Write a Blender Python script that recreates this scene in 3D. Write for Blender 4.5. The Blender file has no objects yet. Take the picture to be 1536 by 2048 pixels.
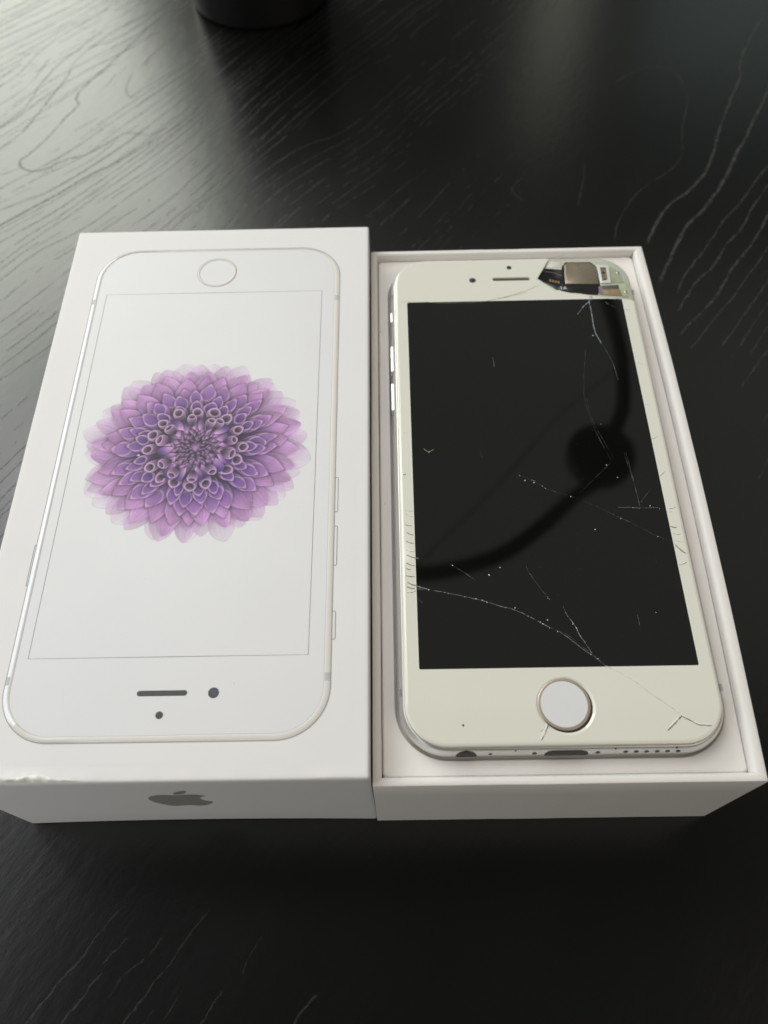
import bpy, bmesh, math, random
import numpy as np
from mathutils import Vector, Matrix
random.seed(7); RNG = np.random.default_rng(11)
S = 0.001                                   # all measures below are millimetres
scene = bpy.context.scene
COL = scene.collection

# ------------------------------------------------------------------ camera
cam_d = bpy.data.cameras.new("camera"); cam = bpy.data.objects.new("camera", cam_d); COL.objects.link(cam)
fw = Vector((-0.01002106, 0.49757373, -0.8673638)); up = Vector((0.01748487, 0.86736193, 0.49737065)); rt = Vector((0.99979691, -0.01018156, -0.01739189))
M = Matrix((( rt.x, up.x, -fw.x, 4.8409*S), (rt.y, up.y, -fw.y, -33.2001*S), (rt.z, up.z, -fw.z, 207.0631*S), (0, 0, 0, 1)))
cam.matrix_world = M
cam_d.sensor_fit = 'VERTICAL'; cam_d.sensor_height = 36; cam_d.sensor_width = 27
cam_d.lens = 1630.132/2048*36
cam_d.clip_start = 0.01; cam_d.clip_end = 50
cam_d.dof.use_dof = True; cam_d.dof.focus_distance = 0.186; cam_d.dof.aperture_fstop = 16
scene.camera = cam

# ------------------------------------------------------------------ light
w = bpy.data.worlds.new("World"); scene.world = w; w.use_nodes = True
w.node_tree.nodes['Background'].inputs[0].default_value = (0.95, 1.0, 0.93, 1)
w.node_tree.nodes['Background'].inputs[1].default_value = 0.05
def area(name, loc, target, sx, sy, radiance, color):
    l = bpy.data.lights.new(name, 'AREA'); l.shape = 'RECTANGLE'; l.size = sx*S; l.size_y = sy*S
    l.energy = radiance*math.pi*sx*sy*S*S; l.color = color
    o = bpy.data.objects.new(name, l); COL.objects.link(o); o.location = Vector(loc)*S
    d = Vector(target)-Vector(loc); o.rotation_euler = d.to_track_quat('-Z', 'Y').to_euler()
    return o
def polar(az, el, dist):
    a, e = math.radians(az), math.radians(el)
    return (dist*math.sin(a)*math.cos(e), 60+dist*math.cos(a)*math.cos(e), dist*math.sin(e))
area("back_window_light", polar(-33, 27, 1900), (0, 60, 20), 980, 980, 6.1, (0.965, 1.0, 0.89))
area("side_window_light", polar(-84, 43, 1500), (0, 60, 20), 2000, 1000, 1.45, (0.96, 0.98, 1.0))
area("overhead_fill_light", polar(-28, 57, 1700), (0, 60, 20), 800, 640, 5.0, (0.99, 0.99, 0.99))  # added unseen overhead fill, no roof window; softens phone shadow on the insert
area("room_lamp_light", polar(128, 46, 1500), (0, 60, 20), 1300, 560, 2.1, (1.0, 0.87, 0.70))
area("front_fill_light", (-230, -170, 90), (-50, 0, 25), 120, 120, 3.0, (0.95, 1.0, 1.0))  # added small fill lamp close by, no window there; brightens the lid's front
area("ceiling_bounce_light", (340, 980, 1350), (340, 980, 0), 1900, 1180, 0.26, (1.0, 1.0, 0.92))
area("far_window_light", polar(25, 22, 2200), (60, 200, 0), 460, 400, 0.38, (0.80, 1.0, 0.97))
area("doorway_light", polar(12.5, 24, 2200), (60, 200, 0), 90, 560, 1.1, (1.0, 1.0, 0.85))
scene.view_settings.view_transform = 'Standard'; scene.view_settings.look = 'None'
scene.view_settings.exposure = 0; scene.view_settings.gamma = 1
scene.render.engine = 'CYCLES'

# ------------------------------------------------------------------ material helpers
def s2l(c): return tuple(((x/255)/12.92 if x/255 <= .04045 else ((x/255+.055)/1.055)**2.4) for x in c)
class NT:
    def __init__(s, name):
        s.m = bpy.data.materials.new(name); s.m.use_nodes = True; s.t = s.m.node_tree; s.n = s.t.nodes; s.p = s.n['Principled BSDF']
        s.out = s.n['Material Output']
    def node(s, typ, **kw):
        n = s.n.new(typ)
        for k, v in kw.items():
            if k.startswith('i_'): 
                key = k[2:]; key = int(key) if key.isdigit() else key.replace('_', ' ')
                s.put(n.inputs[key], v)
            else: setattr(n, k, v)
        return n
    def put(s, sock, v):
        if hasattr(v, 'is_output'): s.t.links.new(v, sock)
        else: sock.default_value = v
    def math(s, op, a, b=0.0, c=0.0, clamp=False):
        n = s.n.new('ShaderNodeMath'); n.operation = op; n.use_clamp = clamp
        s.put(n.inputs[0], a); s.put(n.inputs[1], b)
        s.put(n.inputs[2], c)
        return n.outputs[0]
    def smooth(s, x, a, b):
        n = s.n.new('ShaderNodeMapRange'); n.interpolation_type = 'SMOOTHSTEP'; s.put(n.inputs['Value'], x)
        n.inputs['From Min'].default_value = a; n.inputs['From Max'].default_value = b
        return n.outputs[0]
    def noise(s, vec, scale, detail=2, rough=.5, dim='3D'):
        n = s.n.new('ShaderNodeTexNoise'); n.noise_dimensions = dim
        if dim == '1D': s.put(n.inputs['W'], vec)
        else: s.put(n.inputs['Vector'], vec)
        n.inputs['Scale'].default_value = scale; n.inputs['Detail'].default_value = detail; n.inputs['Roughness'].default_value = rough
        return n.outputs['Fac']
    def obj(s):
        if not hasattr(s, '_tc'): s._tc = s.n.new('ShaderNodeTexCoord')
        return s._tc.outputs['Object']
    def mix(s, f, a, b):
        n = s.n.new('ShaderNodeMix'); n.data_type = 'RGBA'
        s.put(n.inputs[0], f); s.put(n.inputs[6], a); s.put(n.inputs[7], b); return n.outputs[2]
    def bump(s, h, dist, strength=1.0, normal=None):
        n = s.n.new('ShaderNodeBump'); s.put(n.inputs['Height'], h); n.inputs['Distance'].default_value = dist; n.inputs['Strength'].default_value = strength
        if normal is not None: s.put(n.inputs['Normal'], normal)
        return n.outputs[0]
    def set(s, **kw):
        for k, v in kw.items(): s.put(s.p.inputs[k.replace('_', ' ')], v)
        return s.m
def c4(c): return (c[0], c[1], c[2], 1)
def plain(name, col, rough=.5, metal=0, spec=.5, var=.05, vscale=300, bump=0, bscale=2500, **kw):
    """simple surface with faint mottling and fine relief"""
    k = NT(name); o = k.obj()
    f = k.noise(o, vscale, 3)
    k.set(Base_Color=k.mix(f, c4([x*(1-var) for x in col]), c4([min(1, x*(1+var)) for x in col])), Metallic=metal)
    r = k.noise(o, vscale*.6, 2); k.set(Roughness=k.math('MULTIPLY_ADD', r, rough*.25, rough*.88))
    k.p.inputs['Specular IOR Level'].default_value = spec
    if bump: k.set(Normal=k.bump(k.noise(o, bscale, 2), bump*S))
    for a, b in kw.items(): k.p.inputs[a.replace('_', ' ')].default_value = b
    return k.m

# ------------------------------------------------------------------ object helpers
def link(o, parent=None):
    COL.objects.link(o)
    if parent is not None: o.parent = parent
    return o
def mesh(name, verts, faces, mat, parent=None, smooth=False, origin=(0, 0, 0), angle=None):
    v = [((a[0]-origin[0])*S, (a[1]-origin[1])*S, (a[2]-origin[2])*S) for a in verts]
    me = bpy.data.meshes.new(name); me.from_pydata(v, [], faces); me.update()
    bm = bmesh.new(); bm.from_mesh(me); bmesh.ops.recalc_face_normals(bm, faces=bm.faces)
    if smooth:
        for f in bm.faces: f.smooth = True
        if angle is not None:
            for e in bm.edges:
                if len(e.link_faces) == 2 and e.calc_face_angle(0) > math.radians(angle): e.smooth = False
    bm.to_mesh(me); bm.free()
    if mat is not None: me.materials.append(mat)
    o = bpy.data.objects.new(name, me); link(o, parent)
    if parent is None: o.location = Vector(origin)*S
    return o
def thing(name, label, cat, loc=(0, 0, 0)):
    o = bpy.data.objects.new(name, None); COL.objects.link(o); o.location = Vector(loc)*S
    o.empty_display_size = .01; o['label'] = label; o['category'] = cat
    return o
class Part:
    """builds children whose vertices are given in world mm under a thing placed at org"""
    def __init__(s, root, org): s.root, s.org = root, org
    def __call__(s, name, verts, faces, mat, smooth=False, under=None, angle=None, label=None):
        o = mesh(name, verts, faces, mat, under or s.root, smooth, s.org, angle)
        if label: o['label'] = label
        return o
def rrect(x0, y0, x1, y1, r, n=10):
    """rounded rectangle outline, counter-clockwise from the bottom-left corner"""
    P = []
    for cx, cy, a in ((x0+r, y0+r, 180), (x1-r, y0+r, 270), (x1-r, y1-r, 0), (x0+r, y1-r, 90)):
        for i in range(n+1):
            t = math.radians(a+90*i/n); P.append((cx+r*math.cos(t), cy+r*math.sin(t)))
    return P
def loft(rings, cap0=False, cap1=False):
    V, F = [], []; n = len(rings[0])
    for r in rings: V += r
    for k in range(len(rings)-1):
        for i in range(n):
            j = (i+1) % n; F.append((k*n+i, k*n+j, (k+1)*n+j, (k+1)*n+i))
    if cap0: F.append(tuple(reversed(range(n))))
    if cap1: F.append(tuple(range((len(rings)-1)*n, len(rings)*n)))
    return V, F
def at(P, z): return [(a, b, z) for a, b in P]
def plate(P, z0, z1):
    return loft([at(P, z0), at(P, z1)], True, True)
def softplate(P, z0, z1, e=.12):
    """slab of outline P with softened top edge (inset towards the centroid)"""
    cx = sum(p[0] for p in P)/len(P); cy = sum(p[1] for p in P)/len(P)
    def ins(d): 
        out = []
        for a, b in P:
            l = math.hypot(a-cx, b-cy) or 1; out.append((cx+(a-cx)*(1-d/l), cy+(b-cy)*(1-d/l)))
        return out
    return loft([at(P, z0), at(P, z1-e), at(ins(e*.3), z1-e*.3), at(ins(e), z1)], True, True)
def circ(cx, cy, r, n=32, ry=None): return [(cx+r*math.cos(2*math.pi*i/n), cy+(ry or r)*math.sin(2*math.pi*i/n)) for i in range(n)]
def tube(path, rads, n=12):
    V, F = [], []
    m = len(path)
    for k, p in enumerate(path):
        p = Vector(p); d = (Vector(path[min(k+1, m-1)])-Vector(path[max(k-1, 0)])).normalized()
        a = d.cross(Vector((0, 0, 1))); a = a.normalized() if a.length > .01 else Vector((1, 0, 0)); b = d.cross(a)
        r = rads[k] if hasattr(rads, '__len__') else rads
        for i in range(n):
            t = 2*math.pi*i/n; V.append(tuple(p+a*r*math.cos(t)+b*r*math.sin(t)))
    for k in range(m-1):
        for i in range(n):
            j = (i+1) % n; F.append((k*n+i, k*n+j, (k+1)*n+j, (k+1)*n+i))
    F.append(tuple(range(n))); F.append(tuple(range((m-1)*n, m*n)))
    return V, F
def catmull(P, k=6):
    Q = [P[0]]+list(P)+[P[-1]]; out = []
    for i in range(1, len(Q)-2):
        a, b, c, d = map(Vector, (Q[i-1], Q[i], Q[i+1], Q[i+2]))
        for j in range(k):
            t = j/k; out.append(tuple(.5*((2*b)+(c-a)*t+(2*a-5*b+4*c-d)*t*t+(3*b-a-3*c+d)*t**3)))
    out.append(tuple(P[-1])); return out
def ribbon(path, wid, z, jag=0.0, closed=False, lift=0.0):
    """thin strip lying on z along a 2-D path; wid may be a list"""
    V, F = [], []; m = len(path)
    for k, p in enumerate(path):
        q0, q1 = path[k-1 if (closed or k) else 0], path[(k+1) % m if closed else min(k+1, m-1)]
        dx, dy = q1[0]-q0[0], q1[1]-q0[1]; l = math.hypot(dx, dy) or 1; nx, ny = -dy/l, dx/l
        w_ = (wid[k] if hasattr(wid, '__len__') else wid)/2; j = random.uniform(-jag, jag)
        V += [(p[0]+nx*(w_+j), p[1]+ny*(w_+j), z), (p[0]+nx*j, p[1]+ny*j, z+lift), (p[0]-nx*(w_-j), p[1]-ny*(w_-j), z)]
    R = m if closed else m-1
    for k in range(R):
        a, b = 3*k, 3*((k+1) % m); F += [(a, a+1, b+1, b), (a+1, a+2, b+2, b+1)]
    return V, F

# measured crack and corner positions (mm on the phone's glass)
CR = {'c1': [(7.91, 40.71), (10.13, 41.51), (15.07, 40.82), (18.87, 39.91), (23.72, 38.64), (27.97, 37.14), (31.15, 36.14), (34.23, 34.46), (37.26, 32.56), (39.78, 31.14), (42.22, 29.29), (44.58, 27.01), (46.97, 25.2), (48.79, 23.31)], 'c1w': [(48.79, 23.31), (50.25, 22.64), (53.58, 20.65), (57.16, 17.41), (60.73, 14.54), (62.62, 12.76)], 'c1b': [(39.3, 31.61), (41.8, 30.2), (44.17, 27.91), (46.53, 25.87), (49.23, 22.76)], 'c2': [(34.55, 46.7), (35.06, 45.08), (36.18, 42.98), (37.58, 40.54), (38.98, 38.36)], 'c2b': [(41.64, 36.9), (42.25, 34.78), (43.66, 32.22), (44.28, 30.39), (45.46, 28.11), (46.53, 25.87)], 'c3': [(34.86, 70.78), (38.61, 69.02), (41.55, 66.73), (46.81, 64.56)], 'c3b': [(46.81, 64.56), (50.98, 62.57), (56.83, 58.97), (59.97, 57.06), (64.59, 53.98), (68.19, 51.98), (70.25, 49.78)], 'c4a': [(62.41, 61.4), (62.11, 68.1), (61.57, 76.65)], 'c4b': [(62.73, 62.6), (65.96, 66.5)], 'c4c': [(57.2, 61.37), (60.31, 61.31), (62.37, 61.13), (66.77, 61.17)], 'c4d': [(62.41, 61.4), (61.86, 69.51), (61.09, 76.66)], 'c5': [(54.41, 99.08), (53.77, 94.29), (54.02, 89.58), (55.04, 83.45), (56.5, 78.22), (57.84, 74.27)], 'c5b': [(54.3, 93.48), (54.56, 88.02), (55.73, 83.13), (57.34, 78.2), (58.41, 74.84)], 'c5c': [(56.11, 109.01), (55.18, 103.99), (54.17, 98.28)], 'c6': [(59.61, 127.18), (59.28, 125.71), (59.45, 122.97), (59.39, 116.72), (59.77, 113.73), (60.61, 111.29)], 'c6b': [(59.33, 126.08), (57.76, 124.47), (55.61, 121.45)], 'c6c': [(63.62, 125.78), (64.81, 124.65), (66.18, 123.88)], 'c6d': [(60.61, 111.29), (62.5, 104.64), (63.04, 98.87)], 'c6e': [(59.5, 127.37), (60.41, 128.08), (59.94, 126.62)], 'c7': [(7.98, 127.29), (14.8, 127.11), (18.87, 126.63), (29.77, 126.7), (36.72, 128.36), (42.38, 130.44), (47.46, 133.13)], 'c7b': [(29.76, 126.52), (37.4, 128.34), (43.03, 130.05)], 'chipa': [(59.25, 9.77), (60.93, 11.26), (62.62, 12.76)], 'chipb': [(62.62, 12.76), (64.25, 11.82), (65.87, 10.88), (68.43, 10.64)], 'hb': [(35.27, 11.34), (34.72, 10.04), (33.61, 8.05)], 'hb2': [(34.81, 10.84), (33.9, 9.85)], 'd1': [(31.68, 107.09), (31.94, 103.74)], 'd2': [(26.39, 77.42), (26.89, 75.95)], 'd3': [(57.41, 34.52), (57.45, 30.84)], 'd4': [(17.61, 47.51), (20.3, 45.6), (22.95, 43.47)], 'd5': [(10.49, 42.23), (12.0, 41.24)], 'd6': [(10.07, 39.47), (11.12, 38.03)], 'd7': [(49.05, 65.61), (57.54, 73.85)], 'f1': [(12.74, 78.89), (13.8, 77.99), (15.28, 78.54)], 'f2': [(13.79, 77.55), (14.41, 78.12)]}
SC = [((7.85, 61.97), (9.58, 61.53)), ((7.94, 60.89), (9.65, 59.92)), ((7.87, 57.83), (9.35, 57.41)), ((8.05, 55.73), (9.63, 55.05)), ((7.88, 53.53), (9.69, 52.85)), ((7.83, 51.48), (9.63, 50.94)), ((7.91, 49.96), (10.7, 49.02)), ((7.86, 47.94), (9.75, 47.16)), ((7.72, 46.7), (8.83, 46.31)), ((7.67, 44.85), (9.67, 44.57)), ((7.86, 43.13), (12.34, 41.47)), ((7.72, 42.16), (9.59, 41.64)), ((7.69, 40.83), (9.68, 41.16)), ((7.75, 84.67), (9.9, 82.06)), ((7.59, 71.5), (8.31, 71.63)), ((68.28, 80.61), (69.89, 81.47)), ((68.32, 69.93), (69.88, 71.31)), ((68.44, 60.2), (69.36, 60.19)), ((68.94, 61.0), (70.51, 61.37)), ((68.41, 56.24), (69.81, 55.82)), ((68.66, 54.54), (70.31, 54.25)), ((68.58, 52.87), (70.6, 52.19)), ((68.63, 51.33), (70.68, 49.14)), ((68.49, 46.43), (70.41, 47.14)), ((68.21, 105.67), (70.12, 103.95)), ((68.32, 91.73), (69.34, 91.09)), ((68.24, 123.28), (69.69, 123.06))]
SPK = [(46.81, 64.56), (51.19, 55.67), (58.74, 113.93), (28.72, 46.43), (31.19, 36.61), (36.49, 69.2), (38.56, 68.6), (41.1, 66.88), (57.55, 58.43), (43.29, 32.69), (43.92, 31.76), (39.77, 31.03), (36.86, 32.8), (24.26, 38.51), (64.77, 61.62), (61.48, 35.03), (18.15, 47.13), (26.13, 44.63), (56.36, 73.16), (58.45, 69.58), (37.92, 33.7), (56.77, 85.22)]
CORNER = {'brk': [(49.82, 142.06), (47.9, 138.5), (45.99, 134.89), (47.46, 133.13), (50.62, 130.59), (55.24, 129.16), (59.9, 128.28), (64.51, 127.23), (68.24, 126.76), (70.75, 126.32)], 'brA': [(54.25, 140.33), (55.19, 141.09), (61.5, 141.01), (62.95, 139.3), (63.01, 132.75), (53.79, 133.01)], 'dk': [(53.65, 139.96), (54.82, 141.59), (61.85, 141.49), (63.4, 139.48), (63.37, 132.36), (62.32, 128.82), (56.09, 129.37), (50.8, 131.01), (52.62, 132.47)], 'flex': [(48.8, 139.31), (53.65, 138.78), (53.47, 132.64), (54.77, 129.78), (50.84, 131.39), (47.81, 133.94), (46.33, 135.7)], 'clip': [(63.2, 140.07), (66.63, 139.59), (66.36, 133.04), (63.61, 133.12)], 'clipi': [(64.18, 139.07), (65.85, 139.02), (65.71, 134.2), (64.13, 133.86)], 'holes': [(64.89, 137.2), (64.91, 134.41)], 'foam': [(63.54, 130.66), (68.38, 130.9), (68.8, 128.27), (63.68, 128.79)], 'dark2': [(63.34, 132.18), (68.34, 132.42), (68.35, 130.72), (63.4, 130.67)], 'pur': [(62.77, 132.0), (63.73, 131.98), (63.68, 128.79), (62.62, 129.0)], 'patch': [(67.11, 139.96), (69.13, 137.57), (70.1, 133.13), (66.53, 133.23)], 'green': [(68.61, 132.41), (70.24, 133.12), (70.37, 127.86), (68.74, 127.9)], 'txt': [(52.42, 131.91), (54.14, 131.3)], 'wl': [(49.78, 141.84), (53.99, 141.71), (53.48, 139.76), (49.27, 139.69)], 'grn': [(50.0, 136.18), (52.53, 134.0)]}
PORES = [(0.85, [(177.0, 343.3), (164.9, 321.8), (156.0, 303.6), (153.5, 292.6), (146.4, 277.9), (138.0, 259.8), (130.3, 240.8), (126.0, 231.8), (118.2, 222.2), (111.2, 216.3), (105.0, 208.0), (100.2, 199.9), (97.5, 194.3)]), (1.05, [(164.8, 287.8), (162.0, 281.5), (153.6, 265.3), (146.6, 253.6), (140.3, 242.4), (134.9, 231.5), (128.5, 221.0), (120.6, 210.9), (113.2, 202.8), (108.0, 193.2), (103.0, 183.9), (98.6, 174.9)]), (0.6, [(152.4, 237.3), (142.1, 224.1), (135.1, 213.9), (127.5, 205.7), (120.9, 196.0), (114.5, 186.7), (108.7, 179.2), (103.6, 169.6)]), (0.65, [(151.4, 228.2), (139.3, 212.0), (133.6, 202.2), (125.8, 192.7), (119.4, 183.4), (111.0, 174.6), (106.4, 167.3), (102.6, 161.6)]), (0.7, [(147.7, 213.5), (138.4, 198.7), (131.8, 189.3), (125.6, 181.7), (119.0, 171.4), (111.9, 162.8), (105.2, 155.9), (101.2, 151.2)]), (0.45, [(143.1, 194.6), (131.8, 180.0), (122.7, 168.3), (115.5, 159.9), (108.2, 150.3), (102.9, 144.3)]), (0.5, [(139.0, 178.3), (126.6, 162.4), (119.2, 152.8), (113.4, 145.4)]), (0.45, [(136.5, 167.9), (125.7, 154.0), (119.7, 145.9), (115.5, 140.7)]), (0.5, [(131.1, 146.3), (121.4, 135.3), (116.3, 128.4)]), (0.4, [(134.0, 158.0), (127.8, 149.8), (121.9, 141.8)]), (0.35, [(99.9, 289.1), (110.5, 297.5), (120.2, 300.5), (126.2, 296.9), (128.9, 287.0), (128.1, 276.4), (123.1, 260.3), (119.2, 243.1), (114.0, 234.9), (104.9, 227.1), (97.8, 220.2), (92.4, 211.8), (88.3, 203.5), (86.5, 195.4)]), (0.3, [(57.2, 232.2), (52.5, 226.1), (52.8, 222.5), (56.5, 218.1)]), (0.3, [(81.5, 238.8), (78.9, 226.1), (75.3, 214.0)]), (0.35, [(129.5, 127.4), (123.7, 120.1), (119.3, 114.2)]), (0.4, [(126.4, 115.2), (121.7, 108.2), (118.4, 102.5)]), (0.35, [(120.9, 104.8), (116.7, 99.2), (113.0, 93.7)]), (0.4, [(-85.5, 1.2), (-87.3, -1.6), (-88.5, -4.4), (-90.6, -8.2)]), (0.3, [(-85.6, -0.5), (-87.5, -5.0), (-89.5, -8.0)]), (0.45, [(-74.2, -8.4), (-77.0, -11.1), (-79.4, -13.8), (-81.7, -16.9), (-83.5, -20.8)]), (0.4, [(-75.2, -11.7), (-77.5, -14.3), (-79.9, -16.9), (-81.3, -20.0), (-83.8, -23.0), (-86.2, -27.5)]), (0.45, [(-58.3, -17.7), (-61.3, -20.7), (-63.9, -24.0), (-65.9, -27.7), (-69.7, -31.6), (-73.2, -36.3), (-77.0, -41.9)]), (0.4, [(-56.5, -24.1), (-59.2, -26.8), (-62.1, -29.7)]), (0.45, [(-60.9, -30.7), (-63.7, -33.8), (-66.3, -37.8), (-69.9, -41.9)]), (0.4, [(-48.9, -23.9), (-51.2, -27.9), (-53.2, -29.3), (-56.2, -31.7), (-59.4, -36.5)]), (0.4, [(-38.6, -18.9), (-43.6, -25.0), (-46.0, -28.9), (-49.4, -32.8), (-53.1, -37.9), (-55.9, -41.6)]), (0.4, [(-26.2, -24.2), (-28.7, -28.1), (-30.6, -32.0)]), (0.4, [(-34.3, -34.8), (-36.2, -38.1), (-39.0, -42.2)]), (0.4, [(-13.3, -35.7), (-16.0, -38.3), (-19.1, -42.4)]), (0.3, [(-70.8, -2.9), (-72.7, -5.7), (-74.5, -8.4)]), (0.35, [(-48.8, -38.0), (-51.5, -42.1)]), (0.3, [(-43.1, -34.7), (-46.8, -40.3)]), (0.55, [(-142.4, 207.5), (-129.7, 219.8), (-120.2, 228.2), (-110.7, 238.0), (-100.5, 245.8), (-90.4, 256.1), (-80.0, 266.8), (-73.2, 278.0), (-66.4, 291.0)]), (0.55, [(-80.4, 270.6), (-88.9, 262.2), (-99.3, 263.8), (-106.9, 256.7), (-113.7, 250.9), (-121.6, 247.7), (-129.0, 242.1), (-135.9, 242.3), (-139.2, 247.1), (-136.3, 251.7), (-130.7, 262.4), (-125.9, 274.8), (-122.4, 282.4), (-124.2, 287.8), (-120.8, 297.1), (-113.8, 310.7), (-104.6, 329.3), (-94.2, 350.4), (-86.7, 363.0)]), (0.5, [(-152.5, 251.1), (-142.9, 264.1), (-138.8, 275.2), (-135.4, 286.8), (-130.8, 301.6), (-129.5, 312.7), (-121.6, 327.0), (-111.5, 340.2), (-98.9, 352.2), (-91.1, 361.5)]), (0.45, [(-155.7, 264.5), (-144.8, 280.6), (-141.5, 296.5), (-136.0, 311.6), (-128.1, 324.3), (-118.6, 340.5)]), (0.4, [(-102.8, 304.6), (-103.9, 295.1), (-102.5, 288.3), (-98.6, 286.8)]), (0.35, [(-159.2, 279.8), (-151.4, 288.8), (-145.4, 299.4), (-140.6, 317.5)]), (0.35, [(-162.0, 291.8), (-153.0, 303.8), (-146.3, 320.6), (-137.9, 335.1)])]

# ------------------------------------------------------------------ table: black stained wood with open pores
GA = math.radians(54)
def vnoise(x, y, seed):
    r = np.random.default_rng(seed); g = r.random((64, 64)); xi, yi = np.floor(x).astype(int), np.floor(y).astype(int); fx, fy = x-xi, y-yi
    fx = fx*fx*fx*(fx*(fx*6-15)+10); fy = fy*fy*fy*(fy*(fy*6-15)+10); q = lambda i, j: g[j % 64, i % 64]
    return (q(xi, yi)*(1-fx)+q(xi+1, yi)*fx)*(1-fy)+(q(xi, yi+1)*(1-fx)+q(xi+1, yi+1)*fx)*fy-.5
def growth(X, Y):
    """growth-ring field of the veneer: its level lines are the open pores"""
    U = X*math.cos(GA)+Y*math.sin(GA); V = -X*math.sin(GA)+Y*math.cos(GA)
    f = V+vnoise(U/75, V/38, 3)*13+vnoise(U/26, V/15, 4)*2.6+vnoise(U*0+.5, V/23, 5)*24+vnoise(U*0+.5, V/9, 6)*7
    for u0, v0, su, sv, amp in ((212, 256, 85, 12, 17), (255, 40, 60, 17, -14), (250, -8, 75, 20, 12), (110, 90, 45, 12, -5), (-10, 60, 60, 16, 5)):
        f = f+amp*np.exp(-((U-u0)/su)**2-((V-v0)/sv)**2)
    return f, U, V
def mat_table():
    k = NT("black_stained_ash"); sep = k.node('ShaderNodeSeparateXYZ', i_Vector=k.obj())
    X = k.math('MULTIPLY', sep.outputs[0], 1000); Y = k.math('MULTIPLY', sep.outputs[1], 1000)
    c, s = math.cos(GA), math.sin(GA)
    U = k.math('ADD', k.math('MULTIPLY', X, c), k.math('MULTIPLY', Y, s))
    V = k.math('ADD', k.math('MULTIPLY', X, -s), k.math('MULTIPLY', Y, c))
    at_ = k.node('ShaderNodeAttribute', attribute_name='grain'); sp3 = k.node('ShaderNodeSeparateXYZ', i_Vector=at_.outputs['Vector'])
    F0, GR, DN = sp3.outputs[0], sp3.outputs[1], sp3.outputs[2]
    def comb(u, v, w=0.0):
        n = k.node('ShaderNodeCombineXYZ'); k.put(n.inputs[0], u); k.put(n.inputs[1], v); k.put(n.inputs[2], w); return n.outputs[0]
    def sc(x, f, o=0.0): return k.math('MULTIPLY_ADD', x, f, o)
    jag = k.noise(comb(sc(U, .42), sc(V, .6), 7.7), 1, 4, .65)
    f = k.math('ADD', F0, k.math('MULTIPLY', sc(jag, 1.5, -.75), GR))
    hs = []
    for sp, off, thr, wd, dep, dn in ((5.6, 0, .49, .18, .8, .26), (3.7, 1.7, .585, .13, .5, .22)):
        g = k.math('DIVIDE', k.math('ADD', f, off), sp)
        cell = k.math('FLOOR', g); fr = k.math('ABSOLUTE', k.math('SUBTRACT', k.math('FRACT', g), .5))
        dist = k.math('DIVIDE', k.math('MULTIPLY', fr, sp), GR)                     # millimetres from the pore line
        dash = k.noise(comb(sc(U, .055), sc(cell, 3.7, off), 1.3), 1, 5, .62)
        gate = k.smooth(k.math('ADD', dash, k.math('MULTIPLY', k.math('SUBTRACT', DN, .5), dn)), thr, thr+.08)
        wid = sc(k.smooth(k.noise(comb(sc(U, .8), sc(V, .8), 2.0+off), 1, 3), .25, .75), wd, wd*.35)
        line = k.math('SUBTRACT', 1.0, k.math('DIVIDE', dist, wid), clamp=True)
        if sp < 9: gate = k.math('MULTIPLY', gate, k.smooth(F0, 2050, 2130))
        hs.append(k.math('MULTIPLY', k.math('MULTIPLY', k.smooth(line, 0, .8), gate), dep))
    h = k.math('MULTIPLY', k.math('MAXIMUM', hs[0], hs[1]), k.smooth(GR, .28, .6))
    hh = k.math('MULTIPLY', h, -1)
    hh = k.math('ADD', hh, sc(k.noise(comb(sc(U, .16), sc(V, .42), 9.0), 1, 4), .35))
    hh = k.math('ADD', hh, sc(k.noise(comb(sc(U, 1.2), sc(V, 2.6), 2.0), 1, 2), .05))
    nrm = k.bump(hh, .12*S)
    dust = k.smooth(k.noise(k.obj(), 700, 2), .73, .78)
    col = k.mix(k.noise(comb(sc(U, .02), sc(V, .06), 4.0), 1, 3), (.0024, .0026, .0023, 1), (.0040, .0040, .0035, 1))
    col = k.mix(k.math('MULTIPLY', h, .7), col, (.021, .021, .018, 1))
    col = k.mix(k.math('MULTIPLY', dust, .22), col, (.05, .05, .045, 1))
    rg = k.math('MULTIPLY_ADD', k.noise(comb(sc(U, .02), sc(V, .05)), 1, 3), .05, .205)
    rg = k.math('ADD', rg, k.math('MULTIPLY', h, .22))
    k.p.inputs['IOR'].default_value = 1.6
    return k.set(Base_Color=col, Roughness=rg, Normal=nrm)
def axis(lo, a, b, hi, st, n):
    return np.concatenate([np.linspace(lo, a, n, endpoint=False), np.arange(a, b, st), np.linspace(b, hi, n)])
ax, ay = axis(-700, -195, 195, 620, 1.25, 26), axis(-250, -52, 385, 900, 1.25, 26)
gX, gY = np.meshgrid(ax, ay); e_ = .2
f0, gU, gV = growth(gX, gY); fx_, fy_ = growth(gX+e_, gY)[0]-f0, growth(gX, gY+e_)[0]-f0
gg = np.clip(np.hypot(fx_, fy_)/e_, .18, 4)
def bl(x, y, sx, sy): return np.exp(-((gX-x)/sx)**2-((gY-y)/sy)**2)
dn = .30+.75*np.clip((gV-110)/110, 0, 1)+.85*bl(145, 200, 65, 110)+.45*bl(-85, -25, 40, 45)-.9*bl(45, -35, 85, 50)-.35*bl(60, 330, 70, 60)+vnoise(gU/60, gV/30, 9)*.9-.9*np.exp(-((gU-175)/75)**2-((gV-254)/9)**2)
nx_, ny_ = len(ax), len(ay); base = np.arange(nx_*ny_).reshape(ny_, nx_)
q4 = np.stack([base[:-1, :-1], base[:-1, 1:], base[1:, 1:], base[1:, :-1]], -1).reshape(-1, 4)
co = np.stack([gX.ravel(), gY.ravel(), np.zeros(nx_*ny_)], 1)
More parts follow.
